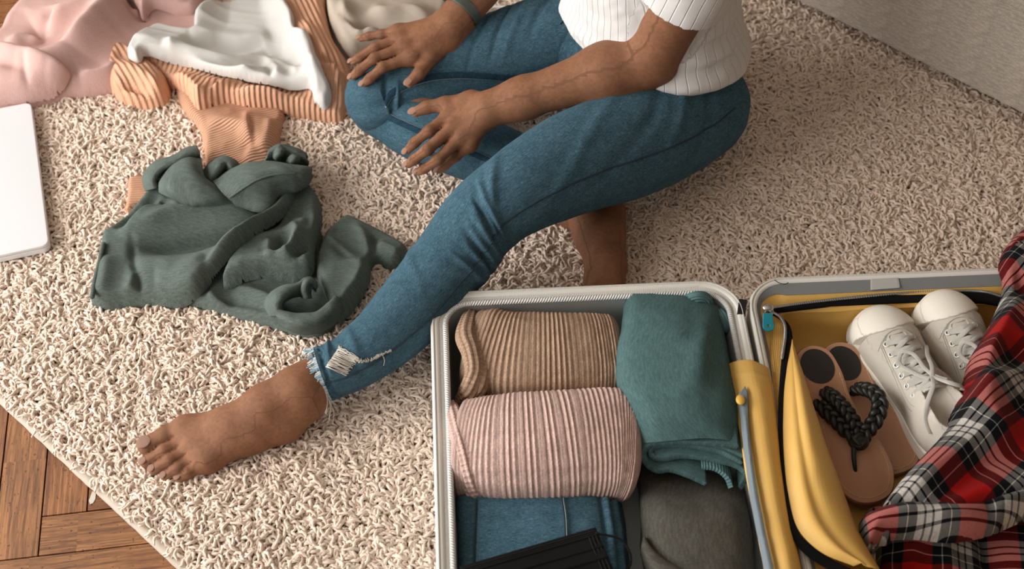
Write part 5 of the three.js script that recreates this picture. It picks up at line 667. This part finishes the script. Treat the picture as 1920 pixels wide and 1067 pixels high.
{
  const rear = sandal('brown thong sandal lying behind the other one, beside the white sneaker', at(1556, 650, .085), at(1690, 893, .04), 1);
  const front = sandal('brown thong sandal in front, with the whole braided black strap showing', at(1511, 655, .1), at(1638, 950, .055), 1);
  const w = (o, n, g, l) => { const m = part(n, g, M.strap, o, true); if (l) m.userData.label = l; };
  w(front, 'strap', braid(atL([[1528, 748, .085], [1545, 766, .1], [1572, 792, .102], [1594, 814, .098], [1610, 824, .09]]), .0078, 2.6));
  w(rear, 'strap', braid(atL([[1545, 735, .1], [1560, 742, .112], [1580, 762, .115], [1598, 786, .11], [1612, 812, .1]]), .0072, 2.6));
  w(front, 'strap', braid(atL([[1603, 730, .09], [1620, 729, .108], [1641, 738, .12], [1650, 758, .122], [1643, 785, .115], [1628, 806, .105], [1616, 822, .095]]), .0078, 3.2));
  const k = at(1610, 826, .096), knot = [];
  for (const [a, r, tl] of [[0, .0105, .3], [1.1, .0105, -.5], [2.1, .0098, .7], [.5, .009, 1.2]]) { const g = new THREE.TorusGeometry(r, .0046, 12, 28); g.rotateX(Math.PI / 2 + tl); g.rotateY(a); g.translate(k.x, k.y, k.z); knot.push(g); }
  const core = new THREE.SphereGeometry(.011, 18, 14); core.translate(k.x, k.y, k.z); knot.push(core);
  w(front, 'knot', knot);
  w(front, 'toe_post', tube({ pts: atL([[1602, 836, .094], [1601, 856, .09], [1603, 876, .082], [1605, 892, .07]]), rad: [.0042, .0036, .003, .0022], n: 30, m: 10 }));
}
// sneakers
{
  const W = .005, sole = (() => { const O = [[0, 0], [.01, .024], [.05, .034], [.11, .034], [.165, .043], [.21, .048], [.245, .04], [.265, .02], [.27, 0], [.264, -.022], [.24, -.042], [.205, -.048], [.165, -.043], [.11, -.034], [.05, -.034], [.01, -.024]].map(([a, b]) => V(a, b, 0)), s = new THREE.Shape(); new THREE.CatmullRomCurve3(O, true, 'centripetal').getSpacedPoints(120).forEach((p, i) => (i ? s.lineTo(p.x, p.y) : s.moveTo(p.x, p.y))); const g = new THREE.ExtrudeGeometry(s, { depth: .022, bevelEnabled: true, bevelSize: .003, bevelThickness: .003, bevelSegments: 4, steps: 6 }); g.rotateX(Math.PI / 2); g.translate(0, .025, 0); return g; })();
  const up0 = joinS([ell(V(.222, .027, 0), [.044, .03, .0445]), ell(V(.165, .034, 0), [.07, .038, .042]), ell(V(.07, .04, 0), [.068, .052, .036]), cap(V(.04, .06, 0), V(.05, .08, 0), .034, .032)], .03);
  const open = cap(V(.04, .11, 0), V(.095, .1, 0), .026, .022), throat = (x, y, z) => Math.max(Math.abs(z) - mix(.011, .017, sstep(.19, .1, x)), .1 - x, x - .196, .04 - y);
  const upF = (x, y, z) => Math.max(smin(up0(x, y, z), 1, .01) - .0012 * fbm(x * 40, y * 40, z * 40), .016 - y, -open(x, y, z), -Math.max(throat(x, y, z), -up0(x, y, z) - .004), x - .2165 - .0 + .6 * Math.abs(z) * Math.abs(z) * 4);
  const capF = (x, y, z) => Math.max(up0(x, y, z) - .0018, .018 - y, .2065 + z * z * 6 - x);
  const top = (x, z, off = 0) => { let a = .02, b = .14; for (let i = 0; i < 30; i++) { const m = (a + b) / 2; up0(x, m, z) < 0 ? a = m : b = m; } return V(x, a + off, z); };
  const first = thing('sneaker', 'white lace-up canvas sneaker with loose laces, the one lying fully open to view', 'sneaker', V(0, 0, 0), 0, 'pair of white canvas sneakers');
  part('sole', [sole, (() => { const g = []; for (let i = 0; i < 60; i++) { const a = -1.25 + 2.5 * i / 59, x = .222 + .0515 * Math.cos(a), z = .0515 * Math.sin(a) * .96; const b = new THREE.BoxGeometry(.0012, .009, .0012); b.rotateZ(.4); b.rotateY(-a); b.translate(x, .014, z); g.push(plain(b)); } return mergeGeometries(g); })()], M.rubber, first);
  part('upper', nets(upF, [-.01, .01, -.06], [.28, .13, .06], .0024), M.canvas, first);
  part('toe_cap', nets(capF, [.18, .01, -.06], [.28, .08, .06], .0024), M.rubber, first);
  part('tongue', nets((x, y, z) => Math.max(Math.abs(up0(x, y, z) + .003) - .0022, Math.abs(z) - .019, .085 - x, x - .205), [.07, .02, -.03], [.22, .12, .03], .0024), M.canvas, first);
  const ey = []; for (let i = 0; i < 6; i++) { const x = .186 - i * .0185, z = mix(.021, .0275, i / 5); ey.push([x, z]); }
  for (const [x, z0] of ey) for (const s of [1, -1]) { const p = top(x, z0 * s, .0008), q = top(x, (z0 + .004) * s, .0008), r = top(x + .004, z0 * s, .0008), n = new THREE.Vector3().crossVectors(r.clone().sub(p), q.clone().sub(p)).normalize(); if (n.y < 0) n.negate(); const g = new THREE.TorusGeometry(.0038, .0013, 10, 22); g.applyQuaternion(new THREE.Quaternion().setFromUnitVectors(V(0, 0, 1), n)); g.translate(p.x, p.y, p.z); part('eyelet', g, M.eyelet, first); const h = new THREE.CircleGeometry(.0036, 16); h.applyQuaternion(new THREE.Quaternion().setFromUnitVectors(V(0, 0, 1), n)); h.translate(p.x + n.x * .0003, p.y + n.y * .0003, p.z + n.z * .0003); part('eyelet_hole', h, M.dark, first); }
  const lc = []; const flat = (p) => tube({ pts: p, rad: [[.0034, .0011], [.0036, .0012], [.0034, .0011]], n: 30, m: 12 });
  for (let i = 0; i < 6; i++) { const [x, z] = ey[i]; lc.push(flat([top(x, -z, .002), top(x - .002, 0, .0045), top(x, z, .002)])); if (i < 5) { const [x2, z2] = ey[i + 1]; lc.push(flat([top(x, -z, .001), top((x + x2) / 2, 0, .0055), top(x2, z2, .002)])); lc.push(flat([top(x, z, .001), top((x + x2) / 2, .002, .0068), top(x2, -z2, .002)])); } }
  const fl = (p) => tube({ pts: p.map(([x, z, o]) => top(x, z, o)), rad: [[.0034, .0012], [.0034, .0012]], n: 70, m: 12 });
  lc.push(fl([[.1, -.004, .008], [.12, -.016, .012], [.145, -.024, .014], [.158, -.014, .016], [.146, -.002, .014], [.12, 0, .012], [.1, .004, .012], [.085, .012, .012]]), fl([[.1, .004, .01], [.112, .014, .014], [.1, .03, .014], [.08, .034, .012], [.066, .024, .014], [.075, .008, .014], [.098, 0, .012]]), fl([[.1, 0, .012], [.08, -.012, .014], [.06, -.03, .012], [.045, -.035, .004], [.03, -.034, .003]]), fl([[.1, 0, .013], [.118, .01, .016], [.14, .018, .012], [.16, .03, .006], [.17, .036, .003]]));
  part('laces', lc, M.lace, first);
  const sew = [], dash2 = (f, n) => { for (let i = 0; i < n; i++) sew.push(wire([f(i / n), f((i + .6) / n)], .00045, 2, 5)); };
  for (const s of [1, -1]) for (const o of [0, .0022]) dash2((u) => top(mix(.2, .075, u), s * (mix(.026, .0335, u) + o - .012 * Math.max(0, .12 - u) * 8), .0006), 44);
  dash2((u) => top(.2035 - .02 * (2 * u - 1) ** 2, (2 * u - 1) * .034, .0006), 30);
  tag(part('stitching', sew, M.velcro, first), 'rows of seam stitching', null, null, 'stuff');
  const fox = [], FO = new THREE.CatmullRomCurve3([[0, 0], [.01, .024], [.05, .034], [.11, .034], [.165, .043], [.21, .048], [.245, .04], [.265, .02], [.27, 0], [.264, -.022], [.24, -.042], [.205, -.048], [.165, -.043], [.11, -.034], [.05, -.034], [.01, -.024]].map(([a, b]) => V(mix(.135, a, 1.02), .0215, b * 1.065)), true, 'centripetal');
  tag(part('foxing_stripe', tube({ pts: FO.getSpacedPoints(70).slice(0, 70), rad: .0011, n: 160, m: 8, closed: true }), M.velcro, first), 'thin grey line round the rubber edge');
  part('insole', (() => { const g = new THREE.CylinderGeometry(.03, .03, .002, 30); g.scale(1.6, 1, .8); g.translate(.065, .03, 0); return g; })(), M.velcro, first);
  const place = (o, heel, toe, roll) => { const d = toe.clone().sub(heel).normalize(), z = new THREE.Vector3().crossVectors(d, V(0, 1, 0)).normalize(), y = new THREE.Vector3().crossVectors(z, d); o.position.copy(heel); o.quaternion.setFromRotationMatrix(new THREE.Matrix4().makeBasis(d, y, z)).multiply(new THREE.Quaternion().setFromAxisAngle(V(1, 0, 0), roll)); };
  const second = first.clone(); second.name = numbered('sneaker'); scene.add(second); second.userData = { ...first.userData, label: 'white canvas sneaker half hidden by the plaid shirt' };
  place(first, at(1782, 882, .055), at(1640, 628, .07), -.06);
  place(second, at(1885, 862, .035), at(1772, 626, .07), -.12);
}
{ // plaid shirt over the near corner of the yellow half
  const t = thing('plaid_shirt', 'red, black and white plaid flannel shirt hanging over the right side of the suitcase', 'shirt', at(1850, 850, .1));
  const S = (n, o) => part(n, sheet({ over: false, put: false, amp: .003, fr: 12, ...o }), M.plaid, t, true);
  S('back', { out: [[1622, 962], [1660, 952], [1760, 958], [1880, 940], [2060, 900], [2060, 1150], [1640, 1150], [1652, 1090], [1640, 1030]], h: .07, base: .07, T: .022, r: .014, rot: 8 * D, cross: [1800, 1020, .09], seed: 61, folds: [[.018, .02, .03, 1690, 1060, 1720, 1020, 1740, 980], [-.016, .02, .012, 1850, 1080, 1840, 1010, 1810, 985], [.014, .02, .02, 1780, 1100, 1770, 1040, 1760, 990]] });
  S('sleeve', { out: [[1617, 966], [1640, 950], [1680, 938], [1760, 930], [1840, 930], [1960, 890], [2050, 860], [2050, 940], [1930, 962], [1860, 990], [1790, 1002], [1720, 996], [1660, 1000], [1632, 1010], [1620, 990]], h: .14, base: .122, T: .034, r: .022, rot: -4 * D, cross: [1742, 972, .155], seed: 63, folds: [[.016, .016, .02, 1640, 968, 1700, 958, 1790, 962, 1860, 955], [.012, .02, .02, 1860, 940, 1920, 925, 1980, 905]] });
  S('front', { out: [[1990, 395], [1950, 405], [1905, 435], [1884, 462], [1879, 487], [1886, 512], [1884, 540], [1868, 580], [1846, 622], [1822, 662], [1812, 700], [1800, 735], [1782, 775], [1775, 798], [1748, 830], [1712, 868], [1682, 905], [1662, 938], [1690, 945], [1740, 955], [1800, 960], [1850, 945], [1930, 930], [2050, 880], [2080, 600], [2060, 420]], h: .155, base: .138, T: .03, r: .02, rot: -42 * D, cross: [1802, 820, .16], cell: .004, seed: 67, stretch: [2, 1], dir: -.6, folds: [[.03, .03, .04, 1890, 540, 1870, 620, 1850, 700, 1860, 780, 1930, 820], [-.02, .02, .03, 1905, 480, 1920, 520, 1940, 540], [.022, .03, .02, 1700, 925, 1760, 870, 1830, 820, 1900, 800], [-.014, .018, .025, 1720, 940, 1800, 900, 1870, 850, 1930, 850], [-.016, .02, .02, 1830, 700, 1870, 690, 1920, 640], [.016, .02, .02, 1800, 790, 1850, 730, 1920, 700]] });
  S('collar', { out: [[1990, 400], [1930, 425], [1890, 460], [1882, 485], [1896, 480], [1930, 470], [2000, 480]], h: .15, base: .14, T: .028, r: .014, rot: 20 * D, seed: 69 });
  S('cuff', { out: [[1618, 968], [1640, 958], [1660, 985], [1680, 1000], [1668, 1012], [1640, 1016], [1646, 1040], [1632, 1030], [1622, 1000]], h: .125, base: .115, T: .026, r: .012, rot: 12 * D, cross: [1640, 1030, .12], seed: 71, folds: [[-.014, .006, .008, 1630, 975, 1640, 995, 1640, 1015], [.01, .006, .008, 1645, 1000, 1660, 1002, 1676, 1000]] });
}
// ---------- rug pile: curled yarn, thinned only where things lie flat on it ----------
{
  const R = rng(2024), kinds = 9, geos = [];
  for (let v = 0; v < kinds; v++) { // a strand of two-ply yarn: rises, leans over and curls back
    const pts = []; let a = R() * 6.28, x = 0, z = 0; const lean = .0055 + R() * .006, top = .013 + R() * .006, curl = (R() < .5 ? -1 : 1) * (.4 + R() * 2.0);
    pts.push(V(0, 0, 0)); for (let i = 1; i <= 6; i++) { const s = i / 6; a += curl * .42; x += Math.cos(a) * lean * .62 * s; z += Math.sin(a) * lean * .62 * s; pts.push(V(x, top * Math.sin(Math.min(1, s * 1.15) * Math.PI * .58) - (s > .8 ? (s - .8) * .018 : 0), z)); }
    const g = tube({ pts, rad: [.0016, .0019, .002, .0021, .0021, .002, .0013], n: 13, m: 6, disp: (t, q, L) => .0005 * Math.cos(2 * q + L * 900) });
    geos.push(g);
  }
  const cov = (x, z) => { const i = Math.round((x - HM.x0) / HM.c), j = Math.round((z - HM.z0) / HM.c), e = 3; if (i < e || j < e || i >= HM.nx - e || j >= HM.nz - e) return false; for (const [a, b] of [[0, 0], [e, 0], [-e, 0], [0, e], [0, -e]]) if (!(HM.h[(j + b) * HM.nx + i + a] > 0)) return false; return true; };
  const lap = (x, z) => { const c = at(91, 452, .05), A0 = 17 * D, dx = x - c.x, dz = z - c.z, u = dx * Math.cos(A0) - dz * Math.sin(A0), w = dx * Math.sin(A0) + dz * Math.cos(A0); return u < -.004 && u > -.2 && w < -.0 + .3 - .3 + .0 && w > -.3; };
  const list = geos.map(() => []), step = .0043, q = new THREE.Quaternion(), m4 = new THREE.Matrix4(), e = new THREE.Euler();
  for (let b = .004; b < RUG.b1; b += step) for (let a = RUG.a0 + .012; a < RUG.a1; a += step) {
    const A1 = a + (R() - .5) * step * 1.4, B1 = Math.max(.005, b + (R() - .5) * step * 1.4), x = rugO.x + A1 * rd.x + B1 * rn.x, z = rugO.z + A1 * rd.z + B1 * rn.z, v = Math.floor(R() * kinds), r1 = R(), r2 = R(), r3 = R(), r4 = R(), r5 = R();
    if (z > -.3 || z < -2.55 || x > 1.15 || x < -1.1) continue;
    const [cx, cz] = toCase(x, z); if (cx > .012 && cx < .93 && cz > .012) continue;
    if (cov(x, z) || lap(x, z)) continue;
    const ed = sstep(0, .02, B1), s = (.86 + r2 * .34) * mix(.75, 1, ed), clump = fbm(A1 * 28, B1 * 28, 3);
    e.set((r3 - .5) * .6, r1 * 6.283, (r4 - .5) * .6); q.setFromEuler(e); m4.compose(V(A1, .0095, -B1), q, V(s, s * (1 + .18 * clump), s));
    const k = .9 + .1 * r5 + .05 * clump, w = .03 * (r3 - .5);
    list[v].push([m4.clone(), new THREE.Color().setRGB(.8 * k, (.662 - w * .3) * k, (.55 - w) * k)]);
  }
  geos.forEach((g, v) => { const im = new THREE.InstancedMesh(g, M.pile, list[v].length); im.name = v ? 'pile_' + String(v).padStart(3, '0') : 'pile'; list[v].forEach(([m, c], i) => { im.setMatrixAt(i, m); im.setColorAt(i, c); }); im.castShadow = im.receiveShadow = true; im.userData.kind = 'stuff'; rug.add(im); });
}
for (const l of [daylight, daylightBack]) l.castShadow = true;
renderer.render(scene, camera);
